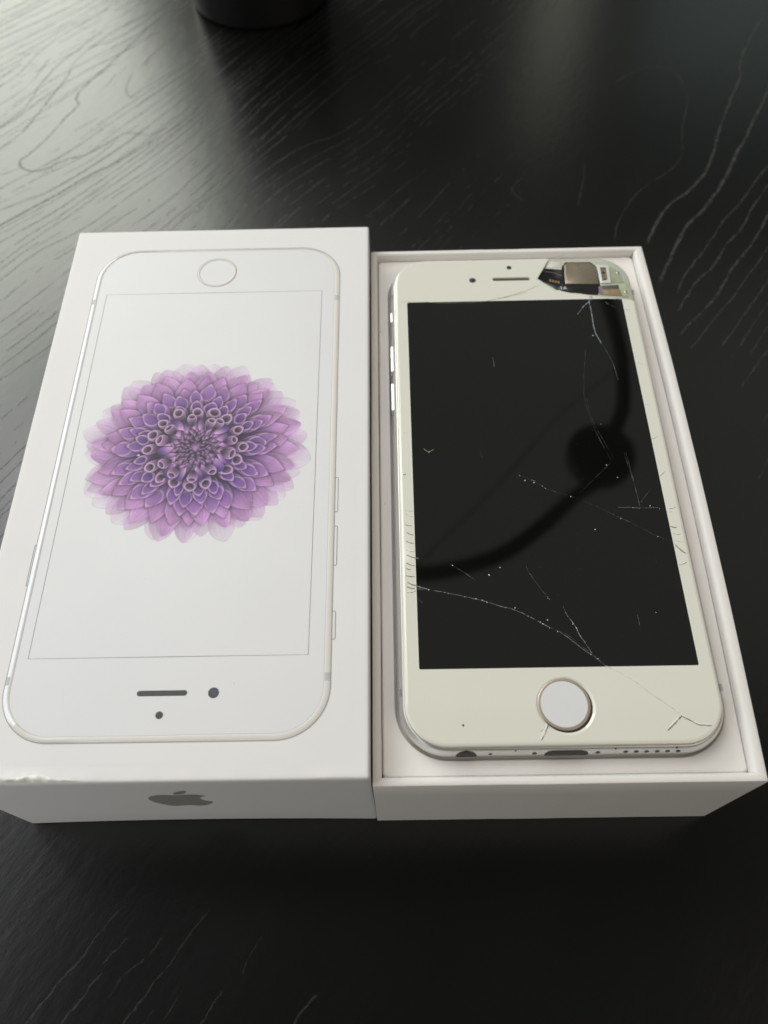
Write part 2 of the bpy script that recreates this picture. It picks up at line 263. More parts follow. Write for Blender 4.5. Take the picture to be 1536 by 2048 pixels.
edge = list(base[0, :])+list(base[1:, -1])+list(base[-1, :-1][::-1])+list(base[1:-1, 0][::-1])
low = [(co[i][0], co[i][1], -25.0) for i in edge]; nb = nx_*ny_
side = [(edge[(i+1) % len(edge)], edge[i], nb+i, nb+(i+1) % len(edge)) for i in range(len(edge))]
me = bpy.data.meshes.new('table'); me.from_pydata(np.concatenate([co, np.array(low)])*S, [], q4.tolist()+side+[tuple(range(nb, nb+len(edge)))]); me.update()
ca = me.color_attributes.new('grain', 'FLOAT_COLOR', 'POINT'); rg_ = np.zeros((nb+len(edge), 4), np.float32)
rg_[:nb, 0] = f0.ravel()+2000; rg_[:nb, 1] = gg.ravel(); rg_[:nb, 2] = dn.ravel(); rg_[nb:, 1] = 1; ca.data.foreach_set('color', rg_.ravel())
me.materials.append(mat_table()); tb = link(bpy.data.objects.new('table', me))
tb['kind'] = 'structure'; tb['label'] = 'black stained wooden table top with open grain'

# the widest open pores, traced one by one, as pale matt streaks let into the lacquer
k = NT('chalky_pore'); sp_ = k.node('ShaderNodeSeparateXYZ', i_Vector=k.obj()); X_, Y_ = sp_.outputs[0], sp_.outputs[1]
u_ = k.math('ADD', k.math('MULTIPLY', X_, 1000*math.cos(GA)), k.math('MULTIPLY', Y_, 1000*math.sin(GA))); v_ = k.math('ADD', k.math('MULTIPLY', X_, -1000*math.sin(GA)), k.math('MULTIPLY', Y_, 1000*math.cos(GA)))
cv = k.node('ShaderNodeCombineXYZ'); k.put(cv.inputs[0], k.math('MULTIPLY', u_, .55)); k.put(cv.inputs[1], k.math('MULTIPLY', v_, 1.5))
cw = k.node('ShaderNodeCombineXYZ'); k.put(cw.inputs[0], k.math('MULTIPLY', u_, .10)); k.put(cw.inputs[1], k.math('MULTIPLY', v_, .2))
fa = k.math('MULTIPLY', k.smooth(k.noise(cv.outputs[0], 1, 3, .6), .30, .56), k.smooth(k.noise(cw.outputs[0], 1, 2), .24, .48))
at2 = k.node('ShaderNodeAttribute', attribute_name='fade'); fa = k.math('MULTIPLY', fa, at2.outputs['Fac'])
k.set(Base_Color=(.045, .045, .039, 1), Roughness=.6, Normal=k.bump(k.noise(cv.outputs[0], 1, 3), -.25*S)); tr = k.node('ShaderNodeBsdfTransparent'); mx = k.node('ShaderNodeMixShader')
k.t.links.new(fa, mx.inputs[0]); k.t.links.new(tr.outputs[0], mx.inputs[1]); k.t.links.new(k.p.outputs[0], mx.inputs[2]); k.t.links.new(mx.outputs[0], k.out.inputs[0])
V, F, FD = [], [], []
for wd, path in PORES:
    P = [(a, b) for a, b, _ in catmull([(a, b, 0) for a, b in path], 14)]; m = len(P); k0 = len(V); off = 0
    for i, (a, b) in enumerate(P):
        q0, q1 = P[max(i-1, 0)], P[min(i+1, m-1)]; dx, dy = q1[0]-q0[0], q1[1]-q0[1]; l = math.hypot(dx, dy) or 1; nx, ny = -dy/l, dx/l
        off = off*.8+random.gauss(0, .045+.07*wd); hwv = (hwv*.6+.4*random.uniform(.35, 1.5)) if i else 1; hw = wd*.8*hwv; e_ = min(1, i/5, (m-1-i)/5)
        for q, fd in ((1.0, 0), (.35, 1), (-.35, 1), (-1.0, 0)): V.append((a+nx*(off+q*hw), b+ny*(off+q*hw), .012)); FD.append(fd*e_*min(1, .45+wd*.7)*(.62 if b < 10 else 1))
    for i in range(m-1):
        for q in range(3): a = k0+4*i+q; F.append((a, a+1, a+5, a+4))
po_ = mesh('open_pores', V, F, k.m, tb); po_['kind'] = 'stuff'
fa_ = po_.data.attributes.new('fade', 'FLOAT', 'POINT'); fa_.data.foreach_set('value', FD)

# ------------------------------------------------------------------ paper materials
def paper(name, col, rough=.55, bump=.012, smudge=.04, coat=0):
    k = NT(name); o = k.obj()
    f = k.noise(o, 45, 4, .6); g = k.smooth(k.noise(o, 14, 3), .35, .75)
    c = k.mix(f, c4([x*(1-smudge) for x in col]), c4([min(.9, x*(1+smudge*.5)) for x in col]))
    c = k.mix(k.math('MULTIPLY', g, .25), c, c4([col[0]*.97, col[1]*.955, col[2]*.92]))
    sp = k.smooth(k.noise(o, 620, 1), .80, .83); c = k.mix(k.math('MULTIPLY', sp, .35), c, (.35, .33, .3, 1))
    n = k.bump(k.noise(o, 1300, 3), bump*S); n = k.bump(k.noise(o, 28, 2), .12*S, 1, n)
    k.p.inputs['Specular IOR Level'].default_value = .4
    if coat: k.p.inputs['Coat Weight'].default_value = coat; k.p.inputs['Coat Roughness'].default_value = .25
    return k.set(Base_Color=c, Roughness=rough, Normal=n)
m_lid = paper('white_box_paper', (.805, .79, .80)); m_tray = paper('white_tray_paper', (.83, .805, .785)); m_insert = paper('white_moulded_insert', (.88, .85, .825), .6)
m_face = paper('printed_glossy_white', (.765, .76, .785), .42)
m_emb = plain('embossed_silver_print', (.69, .66, .625), .42, .0, .5, .03)
m_line = plain('grey_print_ink', (.30, .29, .29), .5); m_dark = plain('dark_print_ink', (.045, .045, .047), .4, var=.3, vscale=900)
m_greyline = plain('pale_grey_print_ink', (.50, .50, .50), .45)

# ------------------------------------------------------------------ box lid
LX0, LX1, LY0, LY1, LZ = -83.72, -0.42, .40, 154.17, 45.2
lid = thing('printed_box', 'white cardboard lid printed with a purple dahlia and phone outline, beside the open box', 'box', (-42, 77, 0))
lp = Part(lid, (-42, 77, 0))
def bnoise(t, s): return math.sin(t*1.7+s)*.5+math.sin(t*4.1+s*2.3)*.3+math.sin(t*9.7+s*.7)*.2
def side_points(x0, y0, x1, y1, r, n=70):
    P = []
    for (ax, ay), (bx, by), (cx, cy), a in (((x0+r, y0), (x1-r, y0), (x1-r, y0+r), 270), ((x1, y0+r), (x1, y1-r), (x1-r, y1-r), 0), ((x1-r, y1), (x0+r, y1), (x0+r, y1-r), 90), ((x0, y1-r), (x0, y0+r), (x0+r, y0+r), 180)):
        for i in range(n): t = i/n; P.append((ax+(bx-ax)*t, ay+(by-ay)*t))
        for i in range(4): t = math.radians(a+90*i/4); P.append((cx+r*math.cos(t), cy+r*math.sin(t)))
    return P
def lidring(inset, z, crumple=0.0):
    P = side_points(LX0+inset, LY0+inset, LX1-inset, LY1-inset, max(.25, .5-inset*.3))
    out = []
    for (x, y) in P:
        zz = z; dy = dx = 0
        if z > 40 and y < LY0+4:                       # worn front edge: pressed in and puffed up near the left end
            b = math.exp(-((x+69)/6.5)**2)*1.0 + .45*math.exp(-((x+77.5)/1.6)**2) + .25*math.exp(-((x+58)/4)**2) + .22*math.exp(-((x+6)/5)**2)
            b *= .75+.25*math.sin(x*2.3)
            zz += crumple*b*.55; dy = (-.12 if crumple <= 0 else .1)*b
            zz += .05*bnoise(x*.4, 1)*(1 if crumple else .3)
        elif z > 40: zz += .03*bnoise((x+y)*.15, 2)
        if z < 42:
            bow = 1-((y-77)/78)**2 if abs(x+42) > 40 else 1-((x+42)/42)**2
            if y < LY0+1: zz_ = z; dy += .35*max(0, bow)*(1-z/45)
            if x > LX1-1.2: dx += .36*(1-z/45)*(1-(y/154)*.5)
            if z < 1: zz += .5*max(0, bow)*(1 if y < 2 else .3)
        out.append((x+dx, y+dy, zz))
    return out
R = [lidring(1.6, 3), lidring(1.6, .3), lidring(.9, 0.05), lidring(.05, .15), lidring(0, 1), lidring(0, 12), lidring(0, 24), lidring(0, 36), lidring(0, 43), lidring(0, 44.75, -.2), lidring(.1, 45.02, .2), lidring(.3, 45.15, .9), lidring(.55, 45.2, 1.1), lidring(1.1, 45.2, .8), lidring(2.0, 45.2, .3), lidring(3.2, 45.2, 0)]
lp('shell', *loft(R, False, True), m_lid, True, angle=50)
# scuffed, delaminated paper at the worn front edge
k_ = NT('scuffed_paper_edge'); f_ = k_.noise(k_.obj(), 500, 4, .7)
m_scuff = k_.set(Base_Color=k_.mix(k_.smooth(f_, .35, .65), (.68, .64, .58, 1), (.88, .87, .86, 1)), Roughness=.8, Normal=k_.bump(k_.noise(k_.obj(), 900, 3), .12*S))
V, F = [], []
N = 60
for i in range(N+1):
    x = -77.6+i*(20.5/N); t = i/N
    top = (2.5*math.sin(math.pi*min(1, t*1.02))**.6*(.65+.35*math.sin(t*9+1.0)*math.sin(t*5)) if 0 < t < 1 else 0)
    b = (math.exp(-((x+69)/6.5)**2)*1.0 + .45*math.exp(-((x+77.5)/1.6)**2) + .25*math.exp(-((x+58)/4)**2))*(.75+.25*math.sin(x*2.3))
    y0 = LY0+.28
    for q in range(7):
        s_ = q/6; y = y0+s_*max(.05, top)
        z = 45.2+.08+b*(.95*math.sin(math.pi*min(1, s_*1.05))**.8+.12*(1-s_)) + .10*math.sin(x*3.1+s_*4)*(1-s_)*b
        V.append((x, y, z-.5*(1 if q == 6 else 0)*.15))
for i in range(N):
    for q in range(6): a = i*7+q; F.append((a, a+7, a+8, a+1))
lp('worn_edge', V, F, m_scuff, True, label='crumpled whitened paper along the front edge')
ZP = LZ+.03
PX0, PX1, PY0, PY1, PR = -75.35, -8.45, 8.1, 145.9, 11.0
lp('printed_face', *plate(rrect(PX0+.8, PY0+.8, PX1-.8, PY1-.6, PR-.8, 14), LZ-.2, ZP), m_face, label='glossy white print of a phone front, upside down')
# embossed silver rim around the printed phone: half-round relief, wider on the long sides
def pathrr(n=16, m=24):
    P = []; x0, y0, x1, y1, r = PX0, PY0, PX1, PY1, PR
    for (ax, ay), (bx, by), (cx, cy), a in (((x0+r, y0), (x1-r, y0), (x1-r, y0+r), 270), ((x1, y0+r), (x1, y1-r), (x1-r, y1-r), 0), ((x1-r, y1), (x0+r, y1), (x0+r, y1-r), 90), ((x0, y1-r), (x0, y0+r), (x0+r, y0+r), 180)):
        for i in range(m): t = i/m; P.append((ax+(bx-ax)*t, ay+(by-ay)*t, 0))
        for i in range(n): t = math.radians(a+90*i/n); P.append((cx+r*math.cos(t), cy+r*math.sin(t), 0))
    return P
def rimw(x, y):
    if y > PY1-8: return .42+.75*max(0, min(1, (PY1-y)/8))
    return 1.18 if x < -40 else 1.3
pp = pathrr(); n = len(pp); V, F = [], []
PRF = 7
for k in range(n):
    x, y, _ = pp[k]; q0, q1 = pp[k-1], pp[(k+1) % n]; dx, dy = q1[0]-q0[0], q1[1]-q0[1]; l = math.hypot(dx, dy); nx, ny = -dy/l, dx/l
    w_ = rimw(x, y)
    for j in range(PRF):
        s_ = j/(PRF-1); V.append((x+nx*w_*s_, y+ny*w_*s_, ZP+.02+(.20 if x < -60 else .07)*math.sin(math.pi*s_)**.6*min(1, w_)))
for k in range(n):
    a, b = k*PRF, ((k+1) % n)*PRF
    for j in range(PRF-1): F.append((a+j, b+j, b+j+1, a+j+1))
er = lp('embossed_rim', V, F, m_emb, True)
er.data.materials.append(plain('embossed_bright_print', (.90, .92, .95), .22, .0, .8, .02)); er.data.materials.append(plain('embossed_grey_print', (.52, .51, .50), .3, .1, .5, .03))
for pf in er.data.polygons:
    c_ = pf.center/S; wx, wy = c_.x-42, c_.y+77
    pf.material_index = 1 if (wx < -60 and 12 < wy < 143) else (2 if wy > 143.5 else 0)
def edge_line(off, wd, name='outline_print', mat=None):
    Q = []
    for k in range(n):
        x, y, _ = pp[k]; q0, q1 = pp[k-1], pp[(k+1) % n]; dx, dy = q1[0]-q0[0], q1[1]-q0[1]; l = math.hypot(dx, dy); Q.append((x+dy/l*off, y-dx/l*off))
    return lp(name, *ribbon(Q, wd, ZP+.012, closed=True), mat or m_line)
edge_line(.06, .22)
Q = []
for k in range(n):
    x, y, _ = pp[k]; q0, q1 = pp[k-1], pp[(k+1) % n]; dx, dy = q1[0]-q0[0], q1[1]-q0[1]; l = math.hypot(dx, dy); w_ = rimw(x, y)+.04; Q.append((x-dy/l*w_, y+dx/l*w_))
lp('outline_print', *ribbon(Q, .11, ZP+.012, closed=True), m_greyline)
for (x0, x1, y) in ((PX0+.05, PX0+1.05, 126.6), (PX0+.05, PX0+1.05, 20.9), (PX1-1.2, PX1-.05, 126.6), (PX1-1.2, PX1-.05, 20.9)):
    V, F = [], []
    for i in range(7):
        s_ = i/6
        for yy in (y-.9, y+.9): V.append((x0+(x1-x0)*s_, yy, ZP+.03+(.20 if x0 < -60 else .07)*math.sin(math.pi*(.04+.92*s_))**.6))
    for i in range(6): F.append((2*i, 2*i+1, 2*i+3, 2*i+2))
    lp('antenna_band_print', V, F, m_greyline, True)
# printed side buttons just outside the rim
for x, ya, yb, sg in ((PX1+.1, 59.9, 69.2, 1), (PX1+.1, 46.3, 56.2, 1), (PX1+.1, 29.0, 35.4, 1), (PX0-.1, 42.5, 52.6, -1)):
    lp('side_button_print', *ribbon(rrect(min(x, x+sg*(.7 if sg > 0 else .35)), ya, max(x, x+sg*(.7 if sg > 0 else .35)), yb, .3 if sg > 0 else .16, 5), .16, ZP+.014, closed=True, lift=0), m_line)
# screen outline, home button, ear slot, lens and sensor
lp('screen_outline_print', *ribbon([(-71.8, 25.7), (-42, 25.7), (-13.15, 25.7), (-13.15, 77), (-13.15, 129.3), (-42, 129.3), (-71.8, 129.3), (-71.8, 77)], .17, ZP+.01, closed=True), m_line)
hb = circ(-42.4, 136.95, 5.25, 64); V, F = [], []
for k, (x, y) in enumerate(hb):
    t = 2*math.pi*k/64; cx, cy = math.cos(t), math.sin(t)
    for s_, zz in ((0, .012), (.25, .10), (.5, .13), (.78, .09), (1, .012)): V.append((-42.4+cx*(5.35-.62*s_), 136.95+cy*(5.35-.62*s_), ZP+zz))
for k in range(64):
    a, b = k*5, ((k+1) % 64)*5
    for j in range(4): F.append((a+j, b+j, b+j+1, a+j+1))
hbr = lp('home_button_print', V, F, m_emb, True)
lp('outline_print', *ribbon(circ(-42.4, 136.95, 5.4, 64), .14, ZP+.011, closed=True), m_line, under=hbr)
lp('ear_slot_print', *softplate(rrect(-47.9, 17.35, -37.6, 18.5, .56, 6), LZ, ZP+.03, .01), m_dark)
lp('lens_print', *plate(circ(-32.2, 17.85, 1.12), LZ, ZP+.03), m_dark)
lp('lens_glint_print', *plate(circ(-32.05, 17.95, .55), LZ, ZP+.045), plain('blue_print_ink', (.05, .055, .13), .3))
lp('sensor_print', *plate(circ(-42.75, 13.4, .78), LZ, ZP+.03), m_dark)

# logo on the lid's front: filled outline from cubic curves
import re
APPLE = "M12.152 6.896c-.948 0-2.415-1.078-3.96-1.04-2.04.027-3.91 1.183-4.961 3.014-2.117 3.675-.546 9.103 1.519 12.09 1.013 1.454 2.208 3.09 3.792 3.039 1.52-.065 2.09-.987 3.935-.987 1.831 0 2.35.987 3.96.948 1.637-.026 2.676-1.48 3.676-2.948 1.156-1.688 1.636-3.325 1.662-3.415-.039-.013-3.182-1.221-3.22-4.857-.026-3.04 2.48-4.494 2.597-4.559-1.429-2.09-3.623-2.324-4.39-2.376-2-.156-3.675 1.09-4.61 1.09z"
LEAF = "M15.53 3.83c.843-1.012 1.4-2.427 1.245-3.83-1.207.052-2.662.805-3.532 1.818-.78.896-1.454 2.338-1.273 3.714 1.338.104 2.715-.688 3.559-1.701"
def svg(p):
    nums = [float(t) for t in re.findall(r'-?(?:\d+\.?\d*|\.\d+)', p)]
    x, y = nums[:2]; out = []; v = nums[2:]
    for i in range(0, len(v)-5, 6):
        a = v[i:i+6]
        for s_ in range(8):
            t = s_/8; out.append((x+3*(1-t)**2*t*a[0]+3*(1-t)*t*t*a[2]+t**3*a[4], y+3*(1-t)**2*t*a[1]+3*(1-t)*t*t*a[3]+t**3*a[5]))
        x += a[4]; y += a[5]
    return out
m_logo = plain('warm_grey_logo_ink', (.345, .35, .325), .35)
def fill_xz(name, P, y, mat, under=None):
    P = [(-47.75+(a-2.43)*.665, 36.05-b*.695) for a, b in P]
    def yy(z): return y
    bm = bmesh.new(); vs = [bm.verts.new(((a+42)*S, (y-77+.35*(1-z/45)*(1-((a+42)/42)**2))*S, z*S)) for a, z in P]
    es = [bm.edges.new((vs[i], vs[(i+1) % len(vs)])) for i in range(len(vs))]
    bmesh.ops.triangle_fill(bm, edges=es, use_beauty=True)
    me = bpy.data.meshes.new(name); bm.to_mesh(me); bm.free(); me.materials.append(mat)
    return link(bpy.data.objects.new(name, me), under or lid)
lg = fill_xz('logo', svg(APPLE), LY0-.06, m_logo); fill_xz('leaf', svg(LEAF), LY0-.06, m_logo, lg)

# ------------------------------------------------------------------ dahlia print: flat ink on the lid, laid down petal by petal on a fine sheet of points
def flower():
    PXM = .135; W, H = int(62/PXM), int(60/PXM); CX, CY = W/2, H/2
    img = np.zeros((H, W, 3)); alp = np.zeros((H, W))
    gy, gx = np.mgrid[0:H, 0:W]; gx = (gx-CX)*PXM; gy = (gy-CY)*PXM
    rng = np.random.default_rng(5)
    G = {}
    def fbm(sx, sy, sd):
        key = (sx, sd)
        if key in G: return G[key]
        r = np.random.default_rng(sd); out = np.zeros((H, W))
        for o in range(3):
            m = int(62/(sx/2**o))+3; g = r.random((m, m)); u = (gx+31)/(sx/2**o); v = (gy+31)/(sx/2**o)
            i, j = np.clip(u.astype(int), 0, m-2), np.clip(v.astype(int), 0, m-2); fu, fv = u-i, v-j; fu = fu*fu*(3-2*fu); fv = fv*fv*(3-2*fv)
            out += (g[j, i]*(1-fu)*(1-fv)+g[j, i+1]*fu*(1-fv)+g[j+1, i]*(1-fu)*fv+g[j+1, i+1]*fu*fv)*.5**o
        G[key] = out/1.75; return G[key]
    n1, n2 = fbm(3.0, 0, 1), fbm(.7, 0, 2)
    L = lambda c: np.array(s2l(c))
    PALE, LILAC, MID, DEEP, INK, RIM = L((236, 218, 229)), L((209, 170, 203)), L((176, 136, 186)), L((124, 98, 160)), L((60, 62, 72)), L((240, 210, 226))
    def ss(x, a, b): t = np.clip((x-a)/(b-a), 0, 1); return t*t*(3-2*t)
    def petal(cx, cy, ang, Ln, Wd, base, tip, rimc, op, cup=0.0, inner=None, point=.6, bend=0.0, rimw_=.16, shadow=.5, side=0.0, hard=1.0, wide=1.25, lipw=.13, lips=.72):
        """cx,cy base; ang direction; Ln length; Wd half width"""
        ca, sa = math.cos(ang), math.sin(ang)
        R_ = Ln+1.5; x0, x1 = int((cx-R_)/PXM+CX), int((cx+R_)/PXM+CX)+1; y0, y1 = int((cy-R_)/PXM+CY), int((cy+R_)/PXM+CY)+1
        x0, y0 = max(0, x0), max(0, y0); x1, y1 = min(W, x1), min(H, y1)
        if x1 <= x0 or y1 <= y0: return
        X = gx[y0:y1, x0:x1]-cx; Y = gy[y0:y1, x0:x1]-cy
        u = X*ca+Y*sa; v = -X*sa+Y*ca
        v = v-bend*(u/Ln)**2*Ln + .12*(n1[y0:y1, x0:x1]-.5)*Wd
        s = np.clip(u/Ln, 0, 1)
        hw = Wd*(np.sin(np.pi*np.clip(s, 0, 1)**wide)**.60)*(1-.12*point*s) + 1e-4
        hw = np.where(s > .7, hw*(1-point*.35*((s-.7)/.3)**1.5), hw)
        t = v/hw; d = (np.abs(v)-hw)
        inside = np.clip(.5-d/PXM*hard, 0, 1)*(u > 0)*(u < Ln)
        I = img[y0:y1, x0:x1]; A = alp[y0:y1, x0:x1]
        sh = np.exp(-np.clip(d, 0, 9)/.45)*ss(u, -.3, .8)*(1-ss(u, Ln, Ln+.7))*shadow*(A > .25)*np.clip(A, 0, 1)
        I *= (1-sh*.47)[..., None]
        f = ss(s, .05, .95); nn = (n2[y0:y1, x0:x1]-.5)
        c = base[None, None]*(1-f[..., None])+tip[None, None]*f[..., None]
        c = c*(1+.22*(n1[y0:y1, x0:x1]-.5)+.10*nn)[..., None]
        c = c*(1-.10*np.exp(-(t/.12)**2)*(1-s*.5))[..., None]          # centre crease
        c = c*(1+.05*np.sin(t*16+s*3)*ss(s, .1, .5))[..., None]        # veins
        c = c*(1+side*t*.22)[..., None]
        e = ss(np.abs(t), 1-rimw_*2.2/max(.6, Wd)*.8, 1.0)*ss(s, .15, .5)
        e = np.maximum(e, ss(s, 1-.5*rimw_*2.2/Ln*2, 1))
        c = c*(1-e[..., None]*.62)+rimc[None, None]*e[..., None]*.62
        if cup > 0:                                                    # hollow of a rolled petal
            s0, s1 = 1-cup, .93
            cu = (s0+s1)/2; au = (s1-s0)/2
            q = np.sqrt(((s-cu)/au)**2+(t*hw/(Wd*.70))**2)
            hol = 1-ss(q, .86, 1.0); lip = np.exp(-((q-1.04)/lipw)**2)
            ic = inner[None, None]*(1-ss(s, s0, s1)[..., None]*.55)+c*(ss(s, s0, s1)[..., None]*.55)
            c = c*(1-hol[..., None])+ic*hol[..., None]
            c = c*(1-lip[..., None]*lips)+rimc[None, None]*lip[..., None]*lips
        a = inside*op*(1 if op < 1 else 1)
        if op < 1: a = a*(.55+.45*(1-ss(s, .5, 1))+.25*e)
        a = np.clip(a, 0, 1)
        I[...] = (I*(A*(1-a))[..., None]+c*a[..., None])/np.maximum(A*(1-a)+a, 1e-5)[..., None]
        A[...] = A*(1-a)+a
    def ring(nn, rad, Ln, Wd, jit, **kw):
        ph = rng.random()*6.28
        for i in rng.permutation(nn):
            a = ph+2*math.pi*i/nn+rng.normal()*jit/nn*2; T = rad*(1+rng.normal()*.022)*(1+.03*math.cos(2*a)); l = Ln*(1+rng.normal()*.06)
            bx, by = (T-l)*math.cos(a), (T-l)*math.sin(a)
            kk = dict(kw); v = 1+rng.normal()*.05
            kk['base'] = kw['base']*v; kk['tip'] = kw['tip']*(1+rng.normal()*.05)
            petal(bx, by, a+rng.normal()*.07, l, Wd*(1+rng.normal()*.10), bend=rng.normal()*.05, side=rng.choice([-1, 1])*rng.uniform(.3, 1), **kk)
    alp[np.hypot(gx, gy) < 14] = 1; img[np.hypot(gx, gy) < 14] = INK*.6
    ring(21, 27.9, 13, 3.6, .7, base=LILAC, tip=PALE, rimc=LILAC, op=.7, shadow=.2, point=.3, wide=1.5)
    ring(25, 27.2, 14, 3.2, .6, base=MID*.6+LILAC*.4, tip=LILAC*.5+PALE*.5, rimc=RIM, op=.97, shadow=.45, point=.35, wide=1.5)
    ring(25, 25.4, 13, 2.9, .55, base=MID*.8+DEEP*.2, tip=LILAC*.8+PALE*.2, rimc=RIM, op=1, shadow=.8, point=.6, wide=1.45)
    ring(24, 23.0, 12, 2.65, .55, base=DEEP*.85, tip=LILAC, rimc=RIM, op=1, shadow=1.1, point=.8, wide=1.4)
    ring(23, 20.6, 10.5, 2.35, .5, base=DEEP*.75, tip=LILAC*.85+MID*.15, rimc=RIM, op=1, shadow=1.2, cup=.52, inner=MID*.75+DEEP*.25, wide=1.4, point=1.5, lipw=.08, lips=.55)
    ring(21, 18.0, 9.0, 2.0, .5, base=DEEP*.6, tip=MID*.6+LILAC*.35, rimc=RIM, op=1, shadow=1.3, cup=.52, inner=DEEP*.7+MID*.3, wide=1.6, point=1.4, lipw=.09, lips=.7)
    ring(18, 15.3, 7.6, 1.75, .45, base=DEEP*.4, tip=MID*.8+LILAC*.15, rimc=RIM, op=1, shadow=1.4, cup=.50, inner=DEEP*.75, wide=1.6, point=1.0, lipw=.10, lips=.8)
    # dark well round the heart
    rr = np.hypot(gx, gy); f = (1-ss(rr, 9.0, 12.2))*(alp > .5); img[...] = img*(1-.75*f[..., None])+(INK*.8)[None, None]*.75*f[..., None]
    ring(16, 13.2, 6.0, 1.62, .35, base=INK*.8, tip=LILAC*.85, rimc=RIM*1.05, op=1, shadow=1.3, cup=.44, inner=INK*.45, point=.2, wide=1.7)
    # bud scales lean to the centre on two families of spirals
    f = (1-ss(rr, 7.4, 9.6)); img[...] = img*(1-.9*f[..., None])+(INK*.7+DEEP*.2)[None, None]*.9*f[..., None]
    for i in range(2, 140):
        r_ = .78*math.sqrt(i); a = i*2.399963
        if r_ > 8.2+rng.normal()*.5: continue
        l = .45+r_*.36; wd = .18+r_*.135
        bx, by = (r_+l*.62)*math.cos(a), (r_+l*.62)*math.sin(a); mixv = min(1, r_/8)
        petal(bx, by, a+math.pi+rng.normal()*.16, l*1.35, wd*rng.uniform(.85, 1.2), DEEP*(.62+.2*mixv), LILAC*(.80+.40*mixv), RIM*.98, 1, point=2.2, rimw_=.07, shadow=1.4, side=rng.choice([-1, 1])*1.5, wide=.72)
    ring(11, 10.4, 4.2, 1.45, .5, base=INK*1.0, tip=LILAC, rimc=RIM*1.05, op=1, shadow=1.3, cup=.36, inner=INK*.4, point=.2, wide=1.6)
    f = np.exp(-(rr/1.0)**2)*(.6+.8*n2); f = np.clip(f, 0, .9); img[...] = img*(1-f[..., None])+(LILAC*.95)[None, None]*f[..., None]
    # faint green-grey cast in the inner shadows, purple bloom lower right
    lum = img.mean(2); g_ = (1-ss(lum, .03, .16))*(rr < 15); img[...] = img*(1-.35*g_[..., None])+np.array(s2l((84, 88, 90)))[None, None]*.35*g_[..., None]
    q = np.exp(-(((gx-6)/11)**2+((gy+9)/9)**2))*.35; img[...] = img*(1-q[..., None])+(img*np.array([.80, .74, 1.06]))*q[..., None]
    img[...] = np.clip(img*np.array([.89, .86, .99]), 0, 1)**1.27*1.04
    # print a little softer, as ink on paper
    for _ in range(1):
        img[1:-1, 1:-1] = img[1:-1, 1:-1]*.5+(img[:-2, 1:-1]+img[2:, 1:-1]+img[1:-1, :-2]+img[1:-1, 2:])*.125
    alp *= np.clip((30.2-rr)/1.0, 0, 1)
    FX, FY = -42.3, 78.5
    xs = (np.arange(W)-CX)*PXM*.955+FX; ys = (np.arange(H)-CY)*PXM*.965+FY
    keep = alp > .004; kf = keep[:-1, :-1] | keep[1:, :-1] | keep[:-1, 1:] | keep[1:, 1:]
    jj, ii = np.nonzero(kf); idx = -np.ones((H, W), int)
    quads = np.stack([jj*W+ii, jj*W+ii+1, (jj+1)*W+ii+1, (jj+1)*W+ii], 1)
    uq, inv = np.unique(quads, return_inverse=True); inv = inv.reshape(-1, 4)
    vy, vx = uq//W, uq % W
    co = np.stack([(xs[vx]+42)*S, (ys[vy]-77)*S, np.full(len(uq), (ZP+.012)*S)], 1).astype(np.float32)
    me = bpy.data.meshes.new('flower_print'); me.vertices.add(len(uq)); me.vertices.foreach_set('co', co.ravel())
    me.loops.add(len(inv)*4); me.loops.foreach_set('vertex_index', inv.ravel().astype(np.int32))
    me.polygons.add(len(inv)); me.polygons.foreach_set('loop_start', np.arange(0, len(inv)*4, 4, dtype=np.int32)); me.polygons.foreach_set('loop_total', np.full(len(inv), 4, dtype=np.int32))
    me.update(); ca = me.color_attributes.new('ink', 'FLOAT_COLOR', 'POINT')
    rgba = np.concatenate([np.clip(img[vy, vx], 0, 1), alp[vy, vx][:, None]], 1).astype(np.float32); ca.data.foreach_set('color', rgba.ravel())
    k = NT('dahlia_print_ink'); at_ = k.node('ShaderNodeAttribute', attribute_name='ink')
    dots = k.noise(k.obj(), 2600, 1)
    ink = k.mix(k.math('MULTIPLY', dots, .035), at_.outputs['Color'], (.78, .77, .78, 1))
    k.set(Base_Color=k.mix(at_.outputs['Alpha'], (.765, .76, .785, 1), ink), Roughness=.45, Normal=k.bump(k.noise(k.obj(), 1300, 3), .012*S))
    k.p.inputs['Specular IOR Level'].default_value = .22
    me.materials.append(k.m); o = link(bpy.data.objects.new('flower_print', me), lid); o['label'] = 'printed purple dahlia with pale outer petals'
flower()

